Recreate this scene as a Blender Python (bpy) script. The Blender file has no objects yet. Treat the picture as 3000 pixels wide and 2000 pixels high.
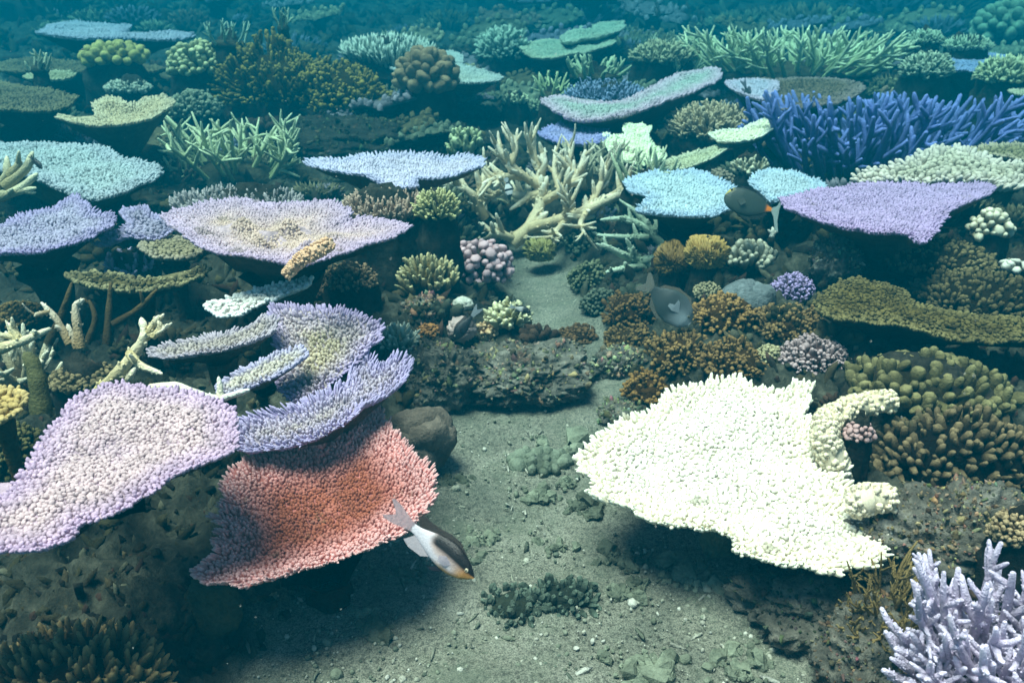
import bpy, math, random
import numpy as np
from mathutils import Vector, Matrix

random.seed(11)
rng = np.random.default_rng(11)
scene = bpy.context.scene
COL = scene.collection

# ------------------------------------------------------------------ camera
CAM_H, PITCH, HFOV = 1.0, math.radians(25.0), math.radians(60.0)
cam_data = bpy.data.cameras.new('camera')
cam_data.sensor_width = 36.0
cam_data.lens = 18.0 / math.tan(HFOV / 2)
cam_data.clip_start, cam_data.clip_end = 0.02, 300.0
cam_data.dof.use_dof = True
cam_data.dof.focus_distance = 1.55
cam_data.dof.aperture_fstop = 9.0
cam = bpy.data.objects.new('camera', cam_data)
cam.location = (0, 0, CAM_H)
cam.rotation_euler = (math.pi / 2 - PITCH, 0, 0)
COL.objects.link(cam)
scene.camera = cam

# ------------------------------------------------------------------ sky and sun
SUN_EL, SUN_AZ = math.radians(75), math.radians(250)      # azimuth: 0 = +Y, clockwise
world = bpy.data.worlds.new('World')
scene.world = world
world.use_nodes = True
wn = world.node_tree.nodes
sky = wn.new('ShaderNodeTexSky')
sky.sky_type = 'NISHITA'
sky.sun_disc = False
sky.sun_elevation = SUN_EL
sky.sun_rotation = SUN_AZ
wn['Background'].inputs['Strength'].default_value = 0.055
world.node_tree.links.new(sky.outputs['Color'], wn['Background'].inputs['Color'])
sun_data = bpy.data.lights.new('sun', 'SUN')
sun_data.energy = 4.9
sun_data.angle = math.radians(30)
sun_data.color = (1.0, 0.87, 0.76)
sun = bpy.data.objects.new('sun', sun_data)
sd = Vector((math.sin(SUN_AZ) * math.cos(SUN_EL), math.cos(SUN_AZ) * math.cos(SUN_EL), math.sin(SUN_EL)))
sun.rotation_euler = sd.to_track_quat('Z', 'Y').to_euler()
COL.objects.link(sun)

scene.view_settings.view_transform = 'Standard'
scene.view_settings.look = 'None'
scene.view_settings.gamma = 1.0
scene.view_settings.use_curve_mapping = False
scene.view_settings.exposure = 1.12
scene.render.engine = 'CYCLES'
cy = scene.cycles
cy.use_denoising = True
cy.max_bounces = 4
cy.diffuse_bounces = 2
cy.glossy_bounces = 1
cy.transmission_bounces = 2
cy.volume_bounces = 0
cy.use_adaptive_sampling = True
cy.adaptive_threshold = 0.02

# ------------------------------------------------------------------ numbers: pixels, noise, terrain
F = 1176.0 / math.tan(HFOV / 2)          # focal length in pixels of a 2352 x 1568 view
SP, CP = math.sin(PITCH), math.cos(PITCH)
CAMP = np.array([0.0, 0.0, CAM_H])


def ray(px, py):
    u, v = (px - 1176.0) / F, (784.0 - py) / F
    return np.array([u, CP + v * SP, -SP + v * CP])


def at(px, py, z):
    d = ray(px, py)
    return CAMP + d * ((z - CAM_H) / d[2])


def at_t(px, py, t):
    return CAMP + ray(px, py) * t


def depth(p):
    q = np.asarray(p) - CAMP
    return q[1] * CP - q[2] * SP


def proj(p):
    q = np.asarray(p) - CAMP
    t = q[1] * CP - q[2] * SP
    v = q[1] * SP + q[2] * CP
    return 1176 + F * q[0] / t, 784 - F * v / t


def h3(ix, iy, iz):
    n = (ix * 374761393 + iy * 668265263 + iz * 2147483647 + 1013904223) & 0xFFFFFFFF
    n = ((n ^ (n >> 13)) * 1274126177) & 0xFFFFFFFF
    n = ((n ^ (n >> 16)) * 2246822519) & 0xFFFFFFFF
    return ((n ^ (n >> 15)) & 0xFFFFFF) / float(0xFFFFFF) * 2 - 1


def noise(P):
    P = np.asarray(P, dtype=float)
    I = np.floor(P).astype(np.int64)
    f = P - I
    w = f * f * f * (f * (f * 6 - 15) + 10)
    r = 0
    for dx in (0, 1):
        wx = w[..., 0] if dx else 1 - w[..., 0]
        for dy in (0, 1):
            wy = w[..., 1] if dy else 1 - w[..., 1]
            for dz in (0, 1):
                wz = w[..., 2] if dz else 1 - w[..., 2]
                r = r + wx * wy * wz * h3(I[..., 0] + dx, I[..., 1] + dy, I[..., 2] + dz)
    return r


def fbm(P, oct=4, gain=0.5, ridged=False):
    P = np.asarray(P, dtype=float)
    a, s, tot = 1.0, 0.0, 0.0
    for k in range(oct):
        n = noise(P + 17.3 * k)
        if ridged:
            n = 1 - 2 * np.abs(n)
        s = s + a * n
        tot += a
        a *= gain
        P = P * 2.03
    return s / tot


def sstep(a, b, x):
    t = np.clip((x - a) / (b - a), 0, 1)
    return t * t * (3 - 2 * t)


def poly_sd(X, Y, poly):
    """signed distance to a polygon, negative inside"""
    d = np.full(X.shape, 1e9)
    ins = np.zeros(X.shape, bool)
    n = len(poly)
    for i in range(n):
        ax, ay = poly[i][0], poly[i][1]
        bx, by = poly[(i + 1) % n][0], poly[(i + 1) % n][1]
        ex, ey = bx - ax, by - ay
        t = np.clip(((X - ax) * ex + (Y - ay) * ey) / (ex * ex + ey * ey + 1e-12), 0, 1)
        d = np.minimum(d, np.hypot(X - ax - t * ex, Y - ay - t * ey))
        c = ((ay > Y) != (by > Y)) & (X < ex * (Y - ay) / (by - ay + 1e-12) + ax)
        ins ^= c
    return np.where(ins, -d, d)


CHANNEL = [at(px, py, 0.0)[:2] for px, py in [
    (380, 1900), (640, 1500), (760, 1330), (900, 1180), (1000, 1080), (1040, 935), (1180, 905), (1330, 900),
    (1340, 830), (1250, 780), (1190, 720), (1170, 640), (1185, 590), (1260, 590), (1310, 640), (1330, 700),
    (1380, 770), (1440, 830), (1420, 930), (1480, 1000), (1600, 1120), (1720, 1260), (1780, 1420), (1880, 1568), (2000, 1900)]]
MOUNDS = [  # px, py on the ground, radius m, height m
    (300, 1000, .40, .02), (700, 850, .35, .08), (500, 620, .5, .12), (2200, 900, .4, .10), (1650, 800, .35, .07),
    (2200, 1250, .3, .05), (2000, 620, .5, .10), (950, 620, .3, .08), (800, 330, .7, .10), (300, 350, .8, .1),
    (1100, 200, 1.2, .08), (1900, 250, 1.0, .08), (300, 120, 1.5, .15), (1500, 330, .5, .05), (2000, 1500, .25, -.03)]
MOUNDS = [(at(a, b, 0.05)[0], at(a, b, 0.05)[1], r, h) for a, b, r, h in MOUNDS]


def terr(x, y):
    x, y = np.asarray(x, float), np.asarray(y, float)
    d = poly_sd(x, y, CHANNEL)
    m = sstep(-0.02, 0.22, d)
    P = np.stack([x * 1.7, y * 1.7, np.zeros_like(x)], -1)
    h = 0.075 + 0.05 * fbm(P, 2)
    for mx, my, r, hh in MOUNDS:
        h = h + hh * np.exp(-((x - mx) ** 2 + (y - my) ** 2) / (r * r))
    h = h + 0.015 * np.clip(y - 3, 0, 20)
    return m * h


_TS = np.geomspace(0.35, 60, 900)


def ground_hit(px, py, dz=0.0):
    d = ray(px, py)
    P = CAMP + d[None, :] * _TS[:, None]
    g = P[:, 2] - terr(P[:, 0], P[:, 1]) - dz
    k = np.argmax(g <= 0) if np.any(g <= 0) else len(_TS) - 1
    k = max(k, 1)
    a, b = g[k - 1], g[k]
    w = a / (a - b + 1e-12)
    return P[k - 1] * (1 - w) + P[k] * w


# ------------------------------------------------------------------ mesh building
def lin(c):
    c = np.asarray(c, float) / 255.0
    return np.where(c <= 0.04045, c / 12.92, ((c + 0.055) / 1.055) ** 2.4)


class MB:
    def __init__(self):
        self.V, self.T, self.Q, self.C, self.n = [], [], [], [], 0

    def add(self, V, T=None, Q=None, C=(1, 1, 1)):
        V = np.asarray(V, float).reshape(-1, 3)
        C = np.asarray(C, float)
        if C.ndim == 1:
            C = np.tile(C, (len(V), 1))
        self.V.append(V)
        self.C.append(C)
        if T is not None and len(T):
            self.T.append(np.asarray(T, np.int64).reshape(-1, 3) + self.n)
        if Q is not None and len(Q):
            self.Q.append(np.asarray(Q, np.int64).reshape(-1, 4) + self.n)
        self.n += len(V)
        return self

    def mesh(self, name, smooth=True):
        me = bpy.data.meshes.new(name)
        V = np.concatenate(self.V)
        C = np.concatenate(self.C)
        T = np.concatenate(self.T) if self.T else np.zeros((0, 3), np.int64)
        Q = np.concatenate(self.Q) if self.Q else np.zeros((0, 4), np.int64)
        me.vertices.add(len(V))
        me.vertices.foreach_set('co', V.astype(np.float32).ravel())
        loops = np.concatenate([T.ravel(), Q.ravel()]).astype(np.int32)
        me.loops.add(len(loops))
        me.loops.foreach_set('vertex_index', loops)
        nf = len(T) + len(Q)
        me.polygons.add(nf)
        st = np.concatenate([np.arange(len(T)) * 3, len(T) * 3 + np.arange(len(Q)) * 4]).astype(np.int32)
        me.polygons.foreach_set('loop_start', st)
        me.polygons.foreach_set('use_smooth', np.full(nf, smooth))
        me.update(calc_edges=True)
        a = me.color_attributes.new('Col', 'FLOAT_COLOR', 'POINT')
        a.data.foreach_set('color', np.concatenate([C, np.ones((len(C), 1))], 1).astype(np.float32).ravel())
        return me

    def build(self, name, mat, parent=None, smooth=True):
        me = self.mesh(name, smooth)
        me.materials.append(mat)
        return obj(name, me, parent)


def obj(name, me, parent=None):
    o = bpy.data.objects.new(name, me)
    COL.objects.link(o)
    if parent is not None:
        o.parent = parent
    return o


def tag(o, label=None, cat=None, group=None, kind=None):
    for k, v in (('label', label), ('category', cat), ('group', group), ('kind', kind)):
        if v:
            o[k] = v
    return o


def thing(name, label, cat, loc, group=None):
    o = bpy.data.objects.new(name, None)
    o.empty_display_size = 0.02
    o.location = loc
    COL.objects.link(o)
    return tag(o, label, cat, group)


def child(mb, name, mat, root, kind=None, smooth=True):
    """mesh given in world coordinates, parented to the thing"""
    o = mb.build(name, mat, root, smooth)
    o.matrix_parent_inverse = Matrix.Translation(-Vector(root.location))
    if kind:
        o['kind'] = kind
    return o


def tube(mb, pts, rad, sides=6, c0=(1, 1, 1), c1=None, cap=True, jit=0.0, cpow=1.0):
    pts = np.asarray(pts, float)
    rad = np.asarray(rad, float)
    n = len(pts)
    tan = np.gradient(pts, axis=0)
    tan /= np.linalg.norm(tan, axis=1, keepdims=True) + 1e-12
    ref = np.array([0.31, 0.22, 0.92])
    if abs(tan[0] @ ref) > 0.9:
        ref = np.array([1.0, 0.1, 0.0])
    A = np.cross(tan, ref)
    A /= np.linalg.norm(A, axis=1, keepdims=True) + 1e-12
    B = np.cross(tan, A)
    ang = np.arange(sides) / sides * 2 * math.pi
    R = rad[:, None] * (1 + (rng.uniform(-jit, jit, (n, sides)) if jit else 0))
    V = pts[:, None] + R[..., None] * (A[:, None] * np.cos(ang)[None, :, None] + B[:, None] * np.sin(ang)[None, :, None])
    V = V.reshape(-1, 3)
    i, j = np.meshgrid(np.arange(n - 1), np.arange(sides), indexing='ij')
    k = (j + 1) % sides
    Q = np.stack([i * sides + j, i * sides + k, (i + 1) * sides + k, (i + 1) * sides + j], -1).reshape(-1, 4)
    c0 = np.asarray(c0, float)
    c1 = c0 if c1 is None else np.asarray(c1, float)
    w = (np.linspace(0, 1, n) ** cpow)[:, None]
    C = np.repeat(c0 * (1 - w) + c1 * w, sides, 0)
    T = None
    if cap:
        V = np.vstack([V, pts[-1] + tan[-1] * rad[-1] * 0.9])
        C = np.vstack([C, c1])
        b = (n - 1) * sides
        T = [(b + q, b + (q + 1) % sides, n * sides) for q in range(sides)]
    mb.add(V, T, Q, C)


# ---- small templates: unit radius, unit length, z up; w = 0 base .. 1 tip
def tmpl(profile, sides=5, nubs=0, bend=0.0, jit=0.1, seed=0):
    r = np.random.default_rng(seed)
    V, T, Q = [], [], []
    ang = np.arange(sides) / sides * 2 * math.pi
    for z, rr in profile[:-1]:
        a = rr * (1 + r.uniform(-jit, jit, sides))
        V.append(np.stack([a * np.cos(ang) + 0 * ang, a * np.sin(ang), np.full(sides, z)], -1))
    V = list(np.concatenate(V))
    m = len(profile) - 1
    for i in range(m - 1):
        for j in range(sides):
            k = (j + 1) % sides
            Q.append((i * sides + j, i * sides + k, (i + 1) * sides + k, (i + 1) * sides + j))
    V.append(np.array([0, 0, profile[-1][0]]))
    for j in range(sides):
        T.append(((m - 1) * sides + j, (m - 1) * sides + (j + 1) % sides, m * sides))
    for q in range(nubs):        # little radial corallites
        z = 0.2 + 0.65 * (q + 0.5) / nubs
        a = q * 2.4 + r.uniform(-.3, .3)
        rad = np.interp(z, [p[0] for p in profile], [p[1] for p in profile])
        o = np.array([math.cos(a), math.sin(a), 0.0])
        t = np.array([-math.sin(a), math.cos(a), 0.0])
        c = o * rad * 0.75 + np.array([0, 0, z])
        b = len(V)
        sx, sz = 0.42, 0.07
        for du, dz in ((-sx, -sz * .6), (sx, -sz * .6), (sx * .8, sz), (-sx * .8, sz)):
            V.append(c + t * du + np.array([0, 0, dz]))
        V.append(c + o * 0.55 + np.array([0, 0, 0.10]))
        for u in range(4):
            T.append((b + u, b + (u + 1) % 4, b + 4))
    V = np.array(V)
    V[:, 0] += bend * V[:, 2] ** 2
    return V, np.array(T), np.array(Q) if Q else None


CONE = [(-.15, .9), (.45, 1.0), (.85, .68), (1.0, 0)]
ROUND = [(-.15, .75), (.4, .95), (.75, 1.0), (.93, .62), (1.0, 0)]
TALL = [(-.1, 1.0), (.35, .85), (.7, .7), (.92, .42), (1.0, 0)]
FAR = [(-.1, .95), (.6, .85), (1.0, 0)]
KNOB = [(-.15, .72), (.55, 1.0), (.88, .78), (1.0, 0)]
CHIP = [(-.3, .8), (.5, 1.0), (1.0, 0)]
TM = {
    'far': [tmpl(FAR, 4, 0, b, .2, 50 + s) for s, b in enumerate((0, .3, -.3))],
    'knob': [tmpl(KNOB, 5, 0, b, .18, 60 + s) for s, b in enumerate((0, .25, -.3, .5))],
    'chip': [tmpl(CHIP, 4, 0, b, .45, 70 + s) for s, b in enumerate((0, .6, -.6, .9, -.3, .2))],
    'frag': [tmpl([(-.5, .5), (-.3, .95), (.3, 1.0), (.75, .8), (1.0, 0)], 6, 0, b, .5, 80 + s) for s, b in enumerate((0, .5, -.5, .8, .2))],
    'cone': [tmpl(CONE, 5, 0, b, .12, s) for s, b in enumerate((0, .3, -.3, .5))],
    'acrow': [tmpl([(-.15, .85), (.3, 1.05), (.7, .95), (.92, .55), (1.0, 0)], 6, 11, b, .15, 90 + s) for s, b in enumerate((0, .4, -.4, .6))],
    'acro': [tmpl(CONE, 5, 6, b, .10, 10 + s) for s, b in enumerate((0, .4, -.4, .6))],
    'round': [tmpl(ROUND, 6, 0, b, .10, 20 + s) for s, b in enumerate((0, .2, -.3, .4))],
    'tall': [tmpl(TALL, 5, 5, b, .10, 30 + s) for s, b in enumerate((0, .5, -.5, .9))],
    'thin': [tmpl(TALL, 5, 0, b, .10, 40 + s) for s, b in enumerate((0, .5, -.5, .9))],
}


def frames(axis, spin):
    axis = axis / (np.linalg.norm(axis, axis=1, keepdims=True) + 1e-12)
    ref = np.where(np.abs(axis[:, 2:3]) > 0.9, np.array([[1.0, 0, 0]]), np.array([[0, 0, 1.0]]))
    A = np.cross(ref, axis)
    A /= np.linalg.norm(A, axis=1, keepdims=True) + 1e-12
    B = np.cross(axis, A)
    c, s = np.cos(spin)[:, None], np.sin(spin)[:, None]
    return A * c + B * s, -A * s + B * c, axis


def scatter(mb, kind, P, axis, rad, length, C0, C1, cpow=1.5):
    """copies of a small template joined into one mesh"""
    n = len(P)
    if n == 0:
        return
    rad = np.broadcast_to(rad, (n,))
    length = np.broadcast_to(length, (n,))
    A, B, Z = frames(np.asarray(axis, float), rng.uniform(0, 6.28, n))
    which = rng.integers(0, len(TM[kind]), n)
    C0 = np.broadcast_to(C0, (n, 3))
    C1 = np.broadcast_to(C1, (n, 3))
    for k, (TV, TT, TQ) in enumerate(TM[kind]):
        s = np.where(which == k)[0]
        if len(s) == 0:
            continue
        m = len(TV)
        V = P[s][:, None] + A[s][:, None] * (TV[None, :, 0:1] * rad[s][:, None, None]) \
            + B[s][:, None] * (TV[None, :, 1:2] * rad[s][:, None, None]) \
            + Z[s][:, None] * (TV[None, :, 2:3] * length[s][:, None, None])
        w = np.clip(TV[:, 2], 0, 1)[None, :, None] ** cpow
        C = C0[s][:, None] * (1 - w) + C1[s][:, None] * w
        off = (np.arange(len(s)) * m)[:, None, None]
        T = (TT[None] + off).reshape(-1, 3)
        Q = (TQ[None] + off).reshape(-1, 4) if TQ is not None else None
        mb.add(V.reshape(-1, 3), T, Q, C.reshape(-1, 3))


def singles(root, name, kind, P, axis, rad, length, c0, c1, mat, cpow=1.5):
    """the same templates as separate child objects that share mesh data"""
    A, B, Z = frames(np.asarray(axis, float), rng.uniform(0, 6.28, len(P)))
    c0, c1 = np.asarray(c0, float), np.asarray(c1, float)
    meshes = []
    for k, (TV, TT, TQ) in enumerate(TM[kind]):
        for f in (0.88, 1.06):
            w = np.clip(TV[:, 2:3], 0, 1) ** cpow
            me = MB().add(TV, TT, TQ, np.clip((c0 * (1 - w) + c1 * w) * f, 0, .95)).mesh(name, kind != 'frag')
            me.materials.append(mat)
            meshes.append(me)
    inv = Matrix.Translation(-Vector(root.location))
    rad = np.broadcast_to(rad, (len(P),))
    length = np.broadcast_to(length, (len(P),))
    for i in range(len(P)):
        o = obj(name, meshes[rng.integers(len(meshes))], root)
        M = Matrix([(A[i][r] * rad[i], B[i][r] * rad[i], Z[i][r] * length[i], P[i][r]) for r in range(3)] + [(0, 0, 0, 1)])
        o.matrix_basis = inv @ M


# ------------------------------------------------------------------ materials
def new_mat(name):
    m = bpy.data.materials.new(name)
    m.use_nodes = True
    nt = m.node_tree
    b = nt.nodes['Principled BSDF']
    return m, nt, b


def ramp(nt, fac, stops):
    r = nt.nodes.new('ShaderNodeValToRGB')
    e = r.color_ramp.elements
    while len(e) < len(stops):
        e.new(0.5)
    for k, (p, c) in enumerate(stops):
        e[k].position = p
        e[k].color = (*c, 1)
    nt.links.new(fac, r.inputs['Fac'])
    return r.outputs['Color']


def nz(nt, co, scale, detail=4, rough=.6):
    n = nt.nodes.new('ShaderNodeTexNoise')
    n.inputs['Scale'].default_value = scale
    n.inputs['Detail'].default_value = detail
    n.inputs['Roughness'].default_value = rough
    nt.links.new(co, n.inputs['Vector'])
    return n.outputs['Fac']


def mixc(nt, a, b, fac, mode='MIX'):
    m = nt.nodes.new('ShaderNodeMix')
    m.data_type = 'RGBA'
    m.blend_type = mode
    for sock, v in ((6, a), (7, b)):
        if isinstance(v, (tuple, list)):
            m.inputs[sock].default_value = (*v, 1)
        else:
            nt.links.new(v, m.inputs[sock])
    if isinstance(fac, (int, float)):
        m.inputs[0].default_value = fac
    else:
        nt.links.new(fac, m.inputs[0])
    return m.outputs[2]


def bump(nt, b, h, strength, dist):
    k = nt.nodes.new('ShaderNodeBump')
    k.inputs['Strength'].default_value = strength
    k.inputs['Distance'].default_value = dist
    nt.links.new(h, k.inputs['Height'])
    nt.links.new(k.outputs['Normal'], b.inputs['Normal'])


def geo_pos(nt):
    return nt.nodes.new('ShaderNodeNewGeometry').outputs['Position']


def coral_material(name, bscale=350, bstr=.5, bdist=.002, var=.25, spot=None, rough=.75, spec=.25):
    m, nt, b = new_mat(name)
    a = nt.nodes.new('ShaderNodeVertexColor')
    a.layer_name = 'Col'
    pos = geo_pos(nt)
    v = ramp(nt, nz(nt, pos, 28, 5), [(.3, (1 - var,) * 3), (.7, (1 + var * .35,) * 3)])
    c = mixc(nt, a.outputs['Color'], v, 1.0, 'MULTIPLY')
    fine = nz(nt, pos, bscale, 2)
    v2 = ramp(nt, fine, [(.35, (.82,) * 3), (.65, (1.05,) * 3)])
    c = mixc(nt, c, v2, 1.0, 'MULTIPLY')
    if spot:
        c = mixc(nt, c, spot, ramp(nt, nz(nt, pos, 9, 6, .7), [(.58, (0, 0, 0)), (.68, (.75,) * 3)]))
    nt.links.new(c, b.inputs['Base Color'])
    b.inputs['Roughness'].default_value = rough
    b.inputs['Specular IOR Level'].default_value = spec
    bump(nt, b, fine, bstr, bdist)
    return m


M_CORAL = coral_material('coral_skin')
M_HORN = coral_material('staghorn_skin', bscale=230, bstr=.9, bdist=.004, var=.3)
M_WHITE = coral_material('bleached_coral', var=.10, bstr=.35)
M_OLD = coral_material('overgrown_coral', var=.5, spot=(.035, .04, .022), bscale=220, bstr=.8, bdist=.004, rough=.9, spec=.1)
M_STALK = coral_material('coral_underside', var=.5, bscale=120, bstr=1.0, bdist=.006, rough=.95, spec=.05)
M_SOFT = coral_material('soft_coral', var=.2, bscale=500, bstr=.2, bdist=.001, rough=.6)
M_SMOOTH = coral_material('massive_coral', var=.55, bscale=160, bstr=.8, bdist=.005, rough=.9, spec=.1)


def rock_material(name, a, b_, c_, pink=.0, vcol=False):
    m, nt, b = new_mat(name)
    pos = geo_pos(nt)
    n1 = nz(nt, pos, 11, 8, .7)
    n2 = nz(nt, pos, 45, 6, .7)
    c = ramp(nt, n1, [(.28, a), (.5, b_), (.72, c_)])
    c = mixc(nt, c, (.20, .085, .05), ramp(nt, nz(nt, pos, 17, 5, .7), [(.60, (0, 0, 0)), (.70, (pink,) * 3)]))
    c = mixc(nt, c, ramp(nt, n2, [(.3, (.35,) * 3), (.7, (1.5,) * 3)]), 1.0, 'MULTIPLY')
    nt.links.new(c, b.inputs['Base Color'])
    b.inputs['Roughness'].default_value = .95
    b.inputs['Specular IOR Level'].default_value = .08
    add = nt.nodes.new('ShaderNodeMath')
    add.operation = 'MULTIPLY_ADD'
    add.inputs[1].default_value = .35
    nt.links.new(nz(nt, pos, 190, 4, .7), add.inputs[0])
    nt.links.new(n2, add.inputs[2])
    bump(nt, b, add.outputs[0], 1.0, .012)
    return m


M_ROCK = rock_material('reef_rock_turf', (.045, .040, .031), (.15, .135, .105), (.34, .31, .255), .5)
M_DARK = rock_material('dark_reef_rock', (.009, .008, .007), (.03, .028, .02), (.075, .068, .05), .35)  # darkened well below the turf rock, so shade is built into the colour

# sand and reef floor share one sheet: a mask in the vertex colour says where sand lies
m, nt, b = new_mat('sea_floor')
va = nt.nodes.new('ShaderNodeVertexColor')
va.layer_name = 'Col'
pos = geo_pos(nt)
sandc = ramp(nt, nz(nt, pos, 6, 6, .65), [(.30, (.13, .13, .10)), (.50, (.20, .19, .145)), (.72, (.29, .275, .215))])
sandc = mixc(nt, sandc, ramp(nt, nz(nt, pos, 420, 2, .5), [(.30, (.35,) * 3), (.5, (1,) * 3), (.72, (1.55,) * 3)]), 1.0, 'MULTIPLY')
sandc = mixc(nt, sandc, ramp(nt, nz(nt, pos, 130, 3, .6), [(.33, (.45,) * 3), (.5, (1,) * 3), (.75, (1.2,) * 3)]), 1.0, 'MULTIPLY')
sandc = mixc(nt, sandc, (.13, .145, .10), ramp(nt, nz(nt, pos, 7, 8, .78), [(.47, (0, 0, 0)), (.66, (.6,) * 3)]))
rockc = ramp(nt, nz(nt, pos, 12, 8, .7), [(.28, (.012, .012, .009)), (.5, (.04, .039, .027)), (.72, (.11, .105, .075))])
rockc = mixc(nt, rockc, ramp(nt, nz(nt, pos, 60, 5, .7), [(.3, (.4,) * 3), (.7, (1.5,) * 3)]), 1.0, 'MULTIPLY')
nt.links.new(mixc(nt, rockc, sandc, va.outputs['Color']), b.inputs['Base Color'])
b.inputs['Roughness'].default_value = .95
b.inputs['Specular IOR Level'].default_value = .1
ad = nt.nodes.new('ShaderNodeMath')
ad.operation = 'MULTIPLY_ADD'
ad.inputs[1].default_value = .5
nt.links.new(nz(nt, pos, 300, 3, .6), ad.inputs[0])
nt.links.new(nz(nt, pos, 60, 6, .7), ad.inputs[2])
bump(nt, b, ad.outputs[0], 1.0, .006)
M_FLOOR = m

# ------------------------------------------------------------------ sea floor
NR, NC = 450, 380
ys = np.geomspace(0.12, 42.0, NR)[:, None]
ks = np.linspace(-1, 1, NC)[None, :]
ks = (0.75 * ks + 0.25 * ks ** 3) * 0.95
GX = ks * (ys + 0.45)
GY = np.broadcast_to(ys, GX.shape)
sd_ = poly_sd(GX, GY, CHANNEL)
wob = 0.05 * fbm(np.stack([GX * 9, GY * 9, GX * 0], -1), 3)
sandmask = 1 - sstep(0.0, 0.07, sd_ + wob)
GZ = terr(GX, GY)
P3 = np.stack([GX, GY, GZ], -1)
rough = np.clip(1 - sandmask, 0, 1)
GZ = GZ + rough * (0.05 * fbm(P3 * 5, 4, .55) + 0.042 * fbm(P3 * 13, 5, .62, True)) \
    + sandmask * (0.013 * fbm(P3 * 5, 3) + 0.0035 * fbm(P3 * 45, 3, .6) + 0.008 * sstep(.25, .7, fbm(P3 * 16 + 5, 3, .6)))
P3[..., 2] = GZ
ii, jj = np.meshgrid(np.arange(NR - 1), np.arange(NC - 1), indexing='ij')
Qf = np.stack([ii * NC + jj, ii * NC + jj + 1, (ii + 1) * NC + jj + 1, (ii + 1) * NC + jj], -1).reshape(-1, 4)
floor = MB().add(P3.reshape(-1, 3), None, Qf, np.repeat(sandmask.reshape(-1, 1), 3, 1)).build('sea_floor', M_FLOOR)
tag(floor, 'grey sand channel running between dark rough reef floor', 'sea floor', kind='structure')

# ------------------------------------------------------------------ builders
REG = {}
def smooth_loop(pts, n):
    pts = np.asarray(pts, float)
    m = len(pts)
    d = np.linalg.norm(np.roll(pts, -1, 0) - pts, axis=1)
    cum = np.concatenate([[0], np.cumsum(d)])
    out = []
    for s in np.linspace(0, cum[-1], n, endpoint=False):
        i = min(np.searchsorted(cum, s, side='right') - 1, m - 1)
        t = (s - cum[i]) / (d[i] + 1e-9)
        p0, p1, p2, p3 = pts[i - 1], pts[i], pts[(i + 1) % m], pts[(i + 2) % m]
        out.append(.5 * ((2 * p1) + (-p0 + p2) * t + (2 * p0 - 5 * p1 + 4 * p2 - p3) * t * t + (-p0 + 3 * p1 - 3 * p2 + p3) * t ** 3))
    return np.array(out)


ICO = {}


def ico(sub):
    if sub not in ICO:
        import bmesh
        bm = bmesh.new()
        bmesh.ops.create_icosphere(bm, subdivisions=sub, radius=1.0)
        bm.verts.ensure_lookup_table()
        V = np.array([v.co[:] for v in bm.verts])
        T = np.array([[v.index for v in f.verts] for f in bm.faces])
        bm.free()
        ICO[sub] = (V, T)
    return ICO[sub]


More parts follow.
